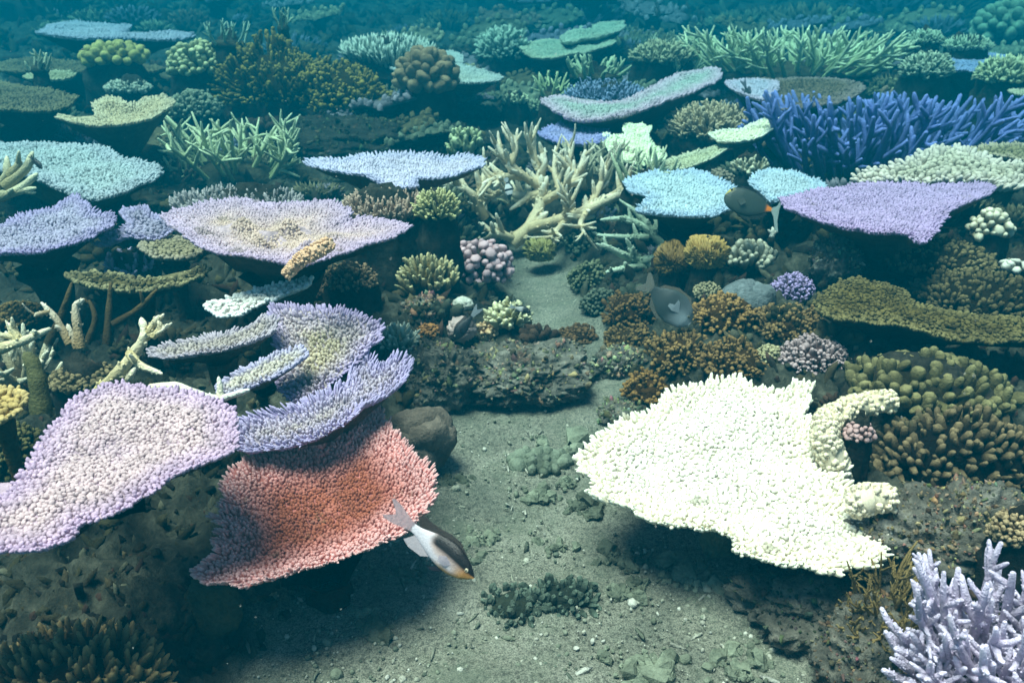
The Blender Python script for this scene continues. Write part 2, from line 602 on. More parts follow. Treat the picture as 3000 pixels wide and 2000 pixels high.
def table_coral(label, outline, z, tilt=(0, 0), inner=(200, 180, 150), outer=(190, 170, 210), tip=None, under=(95, 75, 50),
                sp=11.0, ln=1.6, rd=.56, kind='far', cup=.0, thick=6.0, wave=.06, stalk=None, center=None, mat=None, singles_n=0,
                bumps=(), edge=.30, name='table_coral', cone=.55, stalk_r=.22, old=0.0, group=None, lobes=(), lay=1.0, drop=None, rag=.09, holes=.0, epow=.8, rimlen=1.0):
    """a plate of coral: its outline is laid on a tilted plane at height z, grown with branchlets, carried by a stalk"""
    mat = mat or M_CORAL
    o2 = smooth_loop(outline, 150 if max(p[1] for p in outline) > 620 else 90)
    c2 = np.array(center) if center is not None else o2.mean(0)
    P0 = at(c2[0], c2[1], z)
    tx, ty = math.radians(tilt[0]), math.radians(tilt[1])
    nrm = np.array([math.sin(ty), -math.sin(tx), math.cos(tx) * math.cos(ty)])
    nrm /= np.linalg.norm(nrm)
    e1 = np.cross([0, 1, 0], nrm)
    e1 /= np.linalg.norm(e1)
    e2 = np.cross(nrm, e1)

    def on_plane(px, py):
        d = ray(px, py)
        t = ((P0 - CAMP) @ nrm) / (d @ nrm)
        q = CAMP + d * t - P0
        return np.array([q @ e1, q @ e2])

    px_m = np.linalg.norm(P0 - CAMP) / F                 # metres per picture pixel out there
    O = np.array([on_plane(*p) for p in o2])
    R0 = np.linalg.norm(O, axis=1).mean()
    O *= (1 + rag * fbm(np.stack([O[:, 0] / R0 * 5, O[:, 1] / R0 * 5, np.full(len(O), z * 9 + c2[0])], -1), 3, .65))[:, None]
    R = np.sqrt(np.abs(np.sum(O[:, 0] * np.roll(O[:, 1], -1) - O[:, 1] * np.roll(O[:, 0], -1)) / 2) / math.pi)
    th = np.unwrap(np.arctan2(O[:, 1], O[:, 0]))
    rr = np.linalg.norm(O, axis=1)
    tb = np.linspace(-math.pi, math.pi, 361)
    RT = np.zeros(361)
    for k in range(len(O)):                               # outer radius by direction
        a, c = math.atan2(O[k, 1], O[k, 0]), math.atan2(O[(k + 1) % len(O), 1], O[(k + 1) % len(O), 0])
        r0, r1 = rr[k], rr[(k + 1) % len(O)]
        if abs(a - c) > math.pi:
            continue
        lo, hi = min(a, c), max(a, c)
        s = (tb >= lo - .01) & (tb <= hi + .01)
        RT[s] = np.maximum(RT[s], max(r0, r1))
    RT[RT == 0] = R
    BL = [(on_plane(bx, by), br * px_m, bh * px_m) for bx, by, br, bh in bumps]

    def disp(q):
        r = np.hypot(q[..., 0], q[..., 1])
        s = np.clip(r / (np.interp(np.arctan2(q[..., 1], q[..., 0]), tb, RT) + 1e-9), 0, 1.2)
        w = wave * R * fbm(np.stack([q[..., 0] / R * 1.6 + z * 50, q[..., 1] / R * 1.6, np.full(r.shape, 3.3)], -1), 3)
        h = -cup * R * (1 - np.minimum(s, 1) ** 2) + w * (1 - .6 * np.minimum(s, 1) ** 4)
        for bq, br, bh in BL:
            h = h + bh * np.exp(-((q[..., 0] - bq[0]) ** 2 + (q[..., 1] - bq[1]) ** 2) / (br * br))
        return h, s

    root = thing(name, label, 'coral', P0, group)
    REG[root.name] = (o2[:, 0].min(), o2[:, 1].min(), o2[:, 0].max(), o2[:, 1].max())
    # plate body
    rings = np.array([0, .2, .4, .6, .8, .93, 1.0])
    n = len(O)
    q = rings[:, None, None] * O[None]
    h, _ = disp(q)
    W = lambda q, h: P0 + q[..., 0:1] * e1 + q[..., 1:2] * e2 + h[..., None] * nrm
    top = W(q, h)
    tk = thick * px_m
    hb = h - tk * (.35 + .65 * np.minimum((1 - rings) / .18, 1))[:, None] - (cone * R * (1 - rings) ** 1.3)[:, None]
    bot = W(q * .985, hb)
    mb = MB()
    dim = 1.0 if mat is M_WHITE else .8
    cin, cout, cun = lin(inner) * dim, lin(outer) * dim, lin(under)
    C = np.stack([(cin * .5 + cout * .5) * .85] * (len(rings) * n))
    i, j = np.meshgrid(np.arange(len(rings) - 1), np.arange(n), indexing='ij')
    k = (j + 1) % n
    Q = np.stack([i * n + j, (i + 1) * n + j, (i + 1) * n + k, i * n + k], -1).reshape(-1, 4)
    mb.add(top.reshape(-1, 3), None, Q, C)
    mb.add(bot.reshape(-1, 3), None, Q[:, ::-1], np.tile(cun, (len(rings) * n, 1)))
    L = len(rings) - 1
    m1, m2 = L * n, len(rings) * n + L * n
    jj = np.arange(n)
    mb.add(np.zeros((0, 3)), None, None, np.zeros((0, 3)))
    mb.Q.append(np.stack([m1 + jj, m2 + jj, m2 + (jj + 1) % n, m1 + (jj + 1) % n], -1))
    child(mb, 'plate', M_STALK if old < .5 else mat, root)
    # stalk
    foot = np.array([P0[0], P0[1] + .15 * R, 0]) if stalk is None else np.append(at(stalk[0], stalk[1], terr(P0[0], P0[1]))[:2], 0)
    gz = float(terr(foot[0], foot[1]))
    foot[2] = gz - .04
    topc = W(np.zeros((1, 2)), np.array([disp(np.zeros((1, 2)))[0][0] - cone * R * .9]))[0]
    if topc[2] > foot[2] + .02:
        ms = MB()
        ss = np.linspace(0, 1, 7)[:, None]
        path = foot * (1 - ss) + topc * ss
        rad = R * stalk_r * np.array([1.5, 1.15, 1.0, .95, 1.05, 1.35, 2.0])
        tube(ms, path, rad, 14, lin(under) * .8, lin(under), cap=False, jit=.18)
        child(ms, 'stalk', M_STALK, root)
    # branchlets
    s_ = sp * px_m
    lo, hi = O.min(0), O.max(0)
    gx, gy = np.meshgrid(np.arange(lo[0], hi[0], s_), np.arange(lo[1], hi[1], s_ * .87))
    gx = gx + (np.arange(gx.shape[0]) % 2)[:, None] * s_ * .5
    q = np.stack([gx.ravel(), gy.ravel()], -1) + rng.uniform(-.42, .42, (gx.size, 2)) * s_
    sd = poly_sd(q[:, 0], q[:, 1], O)
    keep = sd < -.15 * s_
    q, sd = q[keep], sd[keep]
    ei = np.arange(0, n)
    per = np.sum(np.linalg.norm(np.roll(O, -1, 0) - O, axis=1))
    ne = int(per / (s_ * .62))
    eq = O[(np.arange(ne) * n / ne).astype(int)] * rng.uniform(.975, 1.0, (ne, 1))
    q = np.vstack([q, eq])
    sd = np.concatenate([sd, np.full(ne, -.05 * s_)])
    h, s = disp(q)
    P = W(q, h)
    out = q / (np.linalg.norm(q, axis=1, keepdims=True) + 1e-9)
    out3 = out[:, 0:1] * e1 + out[:, 1:2] * e2
    ed = np.clip(1 + sd / (edge * R), 0, 1)              # 1 at the rim, 0 inside
    rim = np.clip(1 + sd / (2.2 * s_), 0, 1)
    up = .35 * np.array([0, 0, 1]) + .65 * nrm
    ax = up + out3 * (lay * (.35 * ed + .75 * rim))[:, None] + rng.normal(0, .20, (len(q), 3))
    clump = fbm(np.stack([q[:, 0] / s_ / 5, q[:, 1] / s_ / 5, np.full(len(q), z * 77)], -1), 2)
    rq = np.hypot(q[:, 0], q[:, 1]) / R
    tq = np.arctan2(q[:, 1], q[:, 0])
    nst = max(10.0, R / s_ * .55)
    streak = fbm(np.stack([np.cos(tq) * nst, np.sin(tq) * nst, rq * 3.0 + z * 13], -1), 2)
    clump = .5 * clump + .8 * streak * np.clip(rq * 2, 0, 1)
    lenv = s_ * ln * rng.uniform(.65, 1.2, len(q)) * (.66 + .22 * ed + .14 * rim) * (1 + .45 * clump) * (1 + (rimlen - 1) * rim)
    lenv = np.where(clump < -.6 + holes, lenv * .25, lenv)
    radv = s_ * rd * rng.lognormal(0, .16, len(q)) * (1 - .2 * rim)
    br = rng.uniform(.84, 1.08, (len(q), 1))
    patch = sstep(-.1, .5, fbm(np.stack([q[:, 0] / R * 3, q[:, 1] / R * 3, np.full(len(q), z * 31)], -1), 3))[:, None]
    e_ = (ed ** epow)[:, None]
    e_ = np.clip(e_ + .35 * (patch - .4) * (1 - e_), 0, 1)
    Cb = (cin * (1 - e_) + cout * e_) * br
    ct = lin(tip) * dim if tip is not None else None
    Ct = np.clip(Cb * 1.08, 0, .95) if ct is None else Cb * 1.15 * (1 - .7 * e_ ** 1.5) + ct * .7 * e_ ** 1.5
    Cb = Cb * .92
    dead = sstep(.42, .6, fbm(np.stack([q[:, 0] / R * 4 + 9, q[:, 1] / R * 4, np.full(len(q), z * 55)], -1), 4, .6))[:, None] * .5
    Cb, Ct = Cb * (1 - dead) + lin((120, 104, 70)) * .5 * dead, Ct * (1 - dead) + lin((140, 124, 88)) * .6 * dead
    if old > 0:
        om = (rng.uniform(0, 1, (len(q), 1)) < old * (1 - .8 * e_)).astype(float)
        Cb = Cb * (1 - .55 * om)
        Ct = Ct * (1 - .5 * om)
    if singles_n:                                        # the ones that show largest: nearest the lens
        dd = np.linalg.norm(P - CAMP, axis=1)
        near = np.argsort(dd - .6 * R * rim)[:singles_n]
        rest = np.setdiff1d(np.arange(len(q)), near)
        for lo_, hi_ in ((0, .33), (.33, .66), (.66, 1.01)):
            sel = near[(ed[near] >= lo_) & (ed[near] < hi_)]
            if len(sel):
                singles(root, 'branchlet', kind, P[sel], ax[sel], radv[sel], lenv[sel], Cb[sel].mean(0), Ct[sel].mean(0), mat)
    else:
        rest = np.arange(len(q))
    ms = MB()
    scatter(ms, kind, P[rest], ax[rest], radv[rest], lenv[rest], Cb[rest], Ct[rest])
    child(ms, 'branchlets', mat, root, 'stuff')
    return root


def fit_box(box, dz=0.0, flat=.8, sink=.3):
    x0, y0, x1, y1 = box
    cx, cyy = (x0 + x1) / 2, (y0 + y1) / 2
    if dz >= 0:
        dz = dz + (.16 if y1 < 235 else .08 if y1 < 340 else 0)
    p = ground_hit(cx, y1, dz)
    for _ in range(4):
        t = depth(p)
        s = t / F
        a = (x1 - x0) / 2 * s
        d = ray(cx, cyy)
        phi = math.atan2(-d[2], math.hypot(d[0], d[1]))
        hh = (y1 - y0) / 2 * s
        bb = min(flat * a, .9 * hh / max(math.sin(phi), .05))
        c = math.sqrt(max(hh * hh - (bb * math.sin(phi)) ** 2, (.35 * min(hh, a)) ** 2)) / math.cos(phi)
        p = ground_hit(cx, cyy, dz + sink * c)
    return p, a, bb, c, s


def hull_dirs(n, zmin=-.25):
    k = np.arange(n) + .5
    zz = 1 - (1 - zmin) * k / n
    a = k * 2.39996 + rng.uniform(0, 6)
    r = np.sqrt(np.maximum(1 - zz * zz, 0))
    D = np.stack([r * np.cos(a), r * np.sin(a), zz], -1) + rng.normal(0, .06, (n, 3))
    return D / np.linalg.norm(D, axis=1, keepdims=True)


def pedestal(root, p, a, b):
    g = float(terr(p[0], p[1]))
    if p[2] - g < .07:
        return
    V, T = ico(4)
    hh = (p[2] - g) / 2
    W = V * np.array([a * .9, b * .9, hh + .05]) * (1 + .3 * fbm(V * 2 + p * 3, 4, .6, True))[:, None]
    W[:, :2] *= (1 + .45 * np.clip(-V[:, 2:3], 0, 1))
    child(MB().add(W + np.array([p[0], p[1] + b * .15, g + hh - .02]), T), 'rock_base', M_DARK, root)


def finger_coral(label, box, col, tip=None, n=120, rd=6.0, ln=.45, kind='round', dz=0.0, flat=.8, sink=.3, up=.4, base=None,
                 each=False, mat=None, name='finger_coral', lump=.12, twig=0, part='finger', group=None, zmin=-.2, jitter=.18, basemul=.55):
    """a cushion of fingers pointing out of a rounded base; rd in picture pixels, ln as a share of the cushion radius"""
    mat = mat or M_CORAL
    p, a, bb, c, s = fit_box(box, dz, flat, sink)
    D = hull_dirs(n, zmin)
    E = np.array([a, bb, c])
    lum = 1 + lump * fbm(D * 2.2 + np.array(box[:3]) * .01, 3)[:, None]
    tipP = p + D * E * lum
    N = D / E
    N /= np.linalg.norm(N, axis=1, keepdims=True)
    ax = N + np.array([0, 0, up]) + rng.normal(0, jitter, (n, 3))
    ax /= np.linalg.norm(ax, axis=1, keepdims=True)
    L = ln * min(a, (a + c) / 2) * rng.uniform(.65, 1.3, n)
    tipP = tipP + N * (L * rng.uniform(-.35, .12, n))[:, None]
    P = tipP - ax * L[:, None] * .92
    R = rd * s * rng.lognormal(0, .22, n)
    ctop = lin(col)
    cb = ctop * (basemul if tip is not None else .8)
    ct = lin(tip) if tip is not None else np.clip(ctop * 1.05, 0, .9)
    root = thing(name, label, 'coral', (p[0], p[1], float(terr(p[0], p[1]))), group)
    REG[root.name] = box
    # base
    V, T = ico(4)
    f = max(.35, 1 - ln * .95)
    W = V * E * f * (1 + .18 * fbm(V * 2.5 + p, 3))[:, None]
    pedestal(root, p, a, bb)
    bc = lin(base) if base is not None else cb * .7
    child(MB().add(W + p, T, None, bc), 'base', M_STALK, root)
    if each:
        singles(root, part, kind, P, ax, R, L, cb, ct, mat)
    else:
        ms = MB()
        br = rng.uniform(.75, 1.15, (n, 1))
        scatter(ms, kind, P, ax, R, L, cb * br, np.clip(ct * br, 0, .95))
        if twig:                                      # side twigs on each finger
            for k in range(twig):
                u = rng.uniform(.35, .8, (n, 1))
                sa = ax + rng.normal(0, .75, (n, 3))
                scatter(ms, kind, P + ax * L[:, None] * u, sa, R * .75, L * rng.uniform(.3, .5, n), cb * br, np.clip(ct * br, 0, .95))
        child(ms, part + 's', mat, root, 'stuff')
    return root


def branch_path(p, d, L, n=6, curl=.25, lift=.12):
    pts = [np.array(p, float)]
    d = d / np.linalg.norm(d)
    for k in range(n - 1):
        d = d + rng.normal(0, curl / n * 2, 3) + np.array([0, 0, lift / n * 2])
        d /= np.linalg.norm(d)
        pts.append(pts[-1] + d * L / (n - 1))
    return np.array(pts)


def nubbed(mb, pts, rad, n, c0, c1):
    """small cups standing off a branch"""
    m = len(pts)
    u = rng.uniform(.05, .97, n) * (m - 1)
    i = np.minimum(u.astype(int), m - 2)
    f = (u - i)[:, None]
    q = pts[i] * (1 - f) + pts[i + 1] * f
    r = rad[i] * (1 - f[:, 0]) + rad[i + 1] * f[:, 0]
    t = pts[i + 1] - pts[i]
    t /= np.linalg.norm(t, axis=1, keepdims=True) + 1e-9
    o = np.cross(t, rng.normal(0, 1, (n, 3)))
    o /= np.linalg.norm(o, axis=1, keepdims=True) + 1e-9
    w = (u / (m - 1))[:, None]
    c = c0 * (1 - w) + c1 * w
    scatter(mb, 'far', q + o * r[:, None] * .8, o + t * .9, r * .30, r * .85, c, np.clip(c * 1.15, 0, .95))


def grow(mb, p, d, L, r, c0, c1, lvl, box=None, lift=.12, subs=3, sides=7, ang=.8, sublen=.5, nub=0, blunt=0):
    for _ in range(5):
        pts = branch_path(p, d, L, 7, .28, lift)
        if box is None:
            break
        x, y = proj(pts[-1])
        if box[0] - 6 <= x <= box[2] + 6 and y >= box[1] - 6:
            break
        L *= .8
    n = len(pts)
    rad = r * (np.array([1.1, 1.0, .95, .88, .78, .62, .36]) * (1 - blunt) + np.array([1.0, 1.0, 1.0, .98, .94, .88, .62]) * blunt)
    tube(mb, pts, rad, sides, c0, c1, True, .08, 1.6)
    if nub:
        nubbed(mb, pts, rad, nub, c0, c1)
    if lvl > 0:
        for k in range(subs):
            u = rng.uniform(.25, .85)
            i = int(u * (n - 1))
            q = pts[i] * (1 - (u * (n - 1) - i)) + pts[min(i + 1, n - 1)] * (u * (n - 1) - i)
            t = pts[min(i + 1, n - 1)] - pts[i]
            t /= np.linalg.norm(t)
            o = np.cross(t, rng.normal(0, 1, 3))
            o /= np.linalg.norm(o) + 1e-9
            grow(mb, q, t * math.cos(ang) + o * math.sin(ang), L * (1 - u * .5) * sublen * rng.uniform(.6, 1.2), r * rng.uniform(.62, .8), c0 * .5 + c1 * .5, c1, lvl - 1, box, lift, max(1, subs - 1), max(5, sides - 1), ang, sublen, nub // 2, blunt)


def staghorn_coral(label, box, col, tip=None, n=14, rd=7.0, dz=0.0, spread=.8, lvl=1, subs=3, lift=.15, name='staghorn_coral', flat=.6,
                   mat=None, base=(70, 66, 50), group=None, lean=(0, 0), hmul=1.0, ang=.8, sublen=.5, foot=.75, nub=0, blunt=0):
    mat = mat or M_HORN
    x0, y0, x1, y1 = box
    cx = (x0 + x1) / 2
    dz = dz + (.16 if y1 < 235 else .06 if y1 < 340 else 0)
    p = ground_hit(cx, y1, dz)
    s = depth(p) / F
    a = (x1 - x0) / 2 * s
    b = min(flat * a, .5 * (y1 - y0) * s / .5)
    p = p + np.array([0, b * .8, 0])
    p[2] = terr(p[0], p[1]) + dz
    d = ray(cx, (y0 + y1) / 2)
    s = depth(p) / F
    ytop = proj(p)[1]
    Hm = max((ytop - y0), .5 * (y1 - y0)) * s / CP * hmul
    root = thing(name, label, 'coral', tuple(p), group)
    REG[root.name] = box
    V, T = ico(3)
    W = V * np.array([a * foot, b * foot, Hm * .22]) * (1 + .2 * fbm(V * 2 + p, 3))[:, None]
    pedestal(root, p, a * foot, b)
    child(MB().add(W + p, T, None, lin(base)), 'base', M_STALK, root)
    c0 = lin(col)
    c1 = lin(tip) if tip is not None else np.clip(c0 * 1.15, 0, .9)
    for k in range(n):
        an = k * 2.39996 + rng.uniform(-.3, .3)
        rr = math.sqrt((k + .5) / n)
        off = np.array([math.cos(an) * rr * a * foot, math.sin(an) * rr * b * foot, Hm * .08])
        dr = np.array([math.cos(an) * rr * spread + lean[0], math.sin(an) * rr * spread * .8 + lean[1], 1.0]) + rng.normal(0, .14, 3)
        L = Hm * rng.uniform(.65, 1.1) * (1 + .25 * rr)
        f = rng.uniform(.85, 1.1)
        mb = MB()
        grow(mb, p + off - np.array([0, 0, Hm * .05]), dr, L, rd * s * rng.uniform(.8, 1.15), c0 * f * .9, np.clip(c1 * f, 0, .95), lvl, box, lift, subs, 7, ang, sublen, nub, blunt)
        child(mb, 'branch', mat, root)
    return root


def horns(label, lines, t0, col, tip, sub=2, mat=None, name='staghorn_coral', group=None, sublen=40, nub=0, cpow=1.5):
    """branches drawn one by one: each is (radius px, [(px, py, extra depth) ...])"""
    mat = mat or M_HORN
    c0, c1 = lin(col), lin(tip)
    root = None
    for r, pl in lines:
        pts = np.array([at_t(q[0], q[1], t0 + (q[2] if len(q) > 2 else 0)) for q in pl])
        if root is None:
            root = thing(name, label, 'coral', tuple(pts[0]), group)
        n = 4 * (len(pts) - 1) + 1
        u = np.linspace(0, len(pts) - 1, n)
        pp = np.array([[np.interp(x, np.arange(len(pts)), pts[:, k]) for k in range(3)] for x in u])
        for _ in range(2):
            pp[1:-1] = .25 * pp[:-2] + .5 * pp[1:-1] + .25 * pp[2:]
        s = t0 / F
        w = np.linspace(0, 1, n)
        rad = r * s * (1 - .5 * w ** 1.3)
        rad[-1] *= .55
        rad *= 1 + .08 * np.sin(np.arange(n) * 1.7)
        mb = MB()
        f = rng.uniform(.9, 1.06)
        tube(mb, pp, rad, 10, c0 * f, np.clip(c1 * f, 0, .95), True, .07, cpow)
        if nub:
            nubbed(mb, pp, rad, nub * (len(pts) - 1), c0 * f, c1 * f)
        for k in range(sub):
            i = rng.integers(max(1, n // 4), n - 1)
            t = pp[i + 1 if i + 1 < n else i] - pp[i - 1]
            t /= np.linalg.norm(t)
            o = np.cross(t, rng.normal(0, 1, 3))
            o /= np.linalg.norm(o)
            g = t * .7 + o * .8 + np.array([0, 0, .35])
            q = branch_path(pp[i], g, sublen * s * rng.uniform(.5, 1.1), 6, .2, .2)
            tube(mb, q, rad[i] * np.array([.8, .75, .7, .62, .5, .3]), 8, c0 * f, c1 * f, True, .06, 1.2)
            if nub:
                nubbed(mb, q, rad[i] * np.array([.8, .75, .7, .62, .5, .3]), nub, c0 * f, c1 * f)
        child(mb, 'branch', mat, root)
    return root


def blob(V, p, E, rough, freq, ridged=False, oct=5):
    D = 1 + rough * fbm(V * freq + np.asarray(p) * 7.7, oct, .55, ridged)
    return V * np.asarray(E) * D[:, None]


def reef_rock(label, box, mat=None, dz=0.0, flat=.8, sink=.35, rough=.35, freq=1.6, sub=5, name='reef_rock', cat='rock', turf=0, group=None, turfc=(95, 92, 62), col=(170, 160, 145)):
    mat = mat or M_ROCK
    p, a, b, c, s = fit_box(box, dz, flat, sink)
    root = thing(name, label, cat, (p[0], p[1], float(terr(p[0], p[1]))), group)
    REG[root.name] = box
    V, T = ico(sub)
    W = blob(V, p, (a * .95, b, c * .95), rough, freq, False, 3)
    W = W * (1 + .30 * fbm(V * freq * 2.6 + p * 3, 5, .62, True) + .10 * fbm(V * freq * 9 + p, 3, .6))[:, None] + p
    child(MB().add(W, T, None, lin(col)), 'stone', mat, root)
    if turf:
        k = rng.choice(len(W), turf)
        nn = V[k] / np.array([a, b, c])
        nn /= np.linalg.norm(nn, axis=1, keepdims=True)
        k2 = nn[:, 2] > -.1
        k, nn = k[k2], nn[k2]
        ms = MB()
        cc = lin(turfc) * rng.uniform(.25, 2.1, (len(k), 1)) * np.array([1, 1, 1]) * (1 + rng.normal(0, .15, (len(k), 3)))
        sc = rng.lognormal(math.log(2.6), .5, len(k)) * s
        scatter(ms, 'chip', W[k] - nn * sc[:, None] * .5, nn + rng.normal(0, .6, nn.shape), sc, sc * rng.uniform(1, 3.2, len(k)), np.clip(cc * .7, 0, 1), np.clip(cc, 0, 1))
        child(ms, 'algae_turf', M_OLD, root, 'stuff')
    return root


def lobed_coral(label, box, col, n=26, lobe=.30, dz=0.0, name='boulder_coral', flat=.8, sink=.3, top=None, rough=.12, zmin=-.3, mat=None, tall=1.2, fill=.72):
    """a massive coral of rounded knobs"""
    p, a, b, c, s = fit_box(box, dz, flat, sink)
    root = thing(name, label, 'coral', (p[0], p[1], float(terr(p[0], p[1]))))
    REG[root.name] = box
    mat = mat or M_SMOOTH
    V, T = ico(3)
    V4, T4 = ico(4)
    cc = lin(col)
    E = np.array([a, b, c])
    W = blob(V4, p, E * fill, .15, 2.0)
    pedestal(root, p, a, b)
    child(MB().add(W + p, T4, None, cc * .6), 'base', mat, root)
    for d in hull_dirs(n, zmin):
        r = lobe * min(a, (a + c) / 2) * rng.uniform(.75, 1.25)
        q = p + d * (E - r * .8)
        A, B, Z = frames(d[None] + np.array([[0, 0, .3]]), np.array([rng.uniform(0, 6)]))
        X = blob(V, q, (r * rng.uniform(.8, 1.1), r * rng.uniform(.8, 1.1), r * tall), rough, 1.6)
        X = X[:, 0:1] * A + X[:, 1:2] * B + X[:, 2:3] * Z
        child(MB().add(X + q, T, None, cc * rng.uniform(.85, 1.1)), 'lobe', mat, root)
    return root


def leather_coral(label, box, col, rim, folds=4, dz=0.0, seed=1):
    """a soft cushion thrown into thick winding folds"""
    p, a, b, c, s = fit_box(box, dz, .9, .2)
    root = thing('leather_coral', label, 'coral', (p[0], p[1], float(terr(p[0], p[1]))))
    REG[root.name] = box
    V, T = ico(6)
    cc, cr = lin(col), lin(rim)
    n1 = fbm(V * 1.1 + seed * 3.1, 3, .5)
    n2 = fbm(V * 1.3 + seed * 5.7 + 20, 2, .5)
    w = np.sin(folds * 5.5 * n1 + 2.5 * n2 + 3 * V[:, 0])
    lip = 1 - np.abs(w) ** .7                              # narrow raised lips between broad troughs
    lip = sstep(.25, .75, lip)
    low = 1 + .22 * fbm(V * 1.5 + seed, 2)
    W = V * np.array([a, b, c]) * (low * (.74 + .26 * lip))[:, None]
    W[:, 2] += .25 * c * lip * np.clip(V[:, 2] + .3, 0, 1)
    C = cc * (1 - lip[:, None]) * .8 + cr * lip[:, None]
    pedestal(root, p, a * .7, b * .8)
    child(MB().add(W + p, T, None, C), 'folded_cushion', M_SOFT, root)
    return root


def fish_material(name, rough=.45):
    m, nt, b = new_mat(name)
    a = nt.nodes.new('ShaderNodeVertexColor')
    a.layer_name = 'Col'
    pos = nt.nodes.new('ShaderNodeTexCoord').outputs['Object']
    v = nt.nodes.new('ShaderNodeTexVoronoi')
    v.inputs['Scale'].default_value = 55
    nt.links.new(pos, v.inputs['Vector'])
    c = mixc(nt, a.outputs['Color'], ramp(nt, v.outputs['Distance'], [(0, (1.05,) * 3), (.6, (.8,) * 3)]), 1.0, 'MULTIPLY')
    nt.links.new(c, b.inputs['Base Color'])
    b.inputs['Roughness'].default_value = rough
    b.inputs['Specular IOR Level'].default_value = .35
    bump(nt, b, v.outputs['Distance'], .15, .01)
    return m


M_FISH = fish_material('fish_scales')
M_FIN = fish_material('fish_fin', .6)
M_FIN.node_tree.nodes['Principled BSDF'].inputs['Alpha'].default_value = .6
m, nt, b = new_mat('fish_eye')
b.inputs['Base Color'].default_value = (.006, .006, .008, 1)
b.inputs['Roughness'].default_value = .12
M_EYE = m


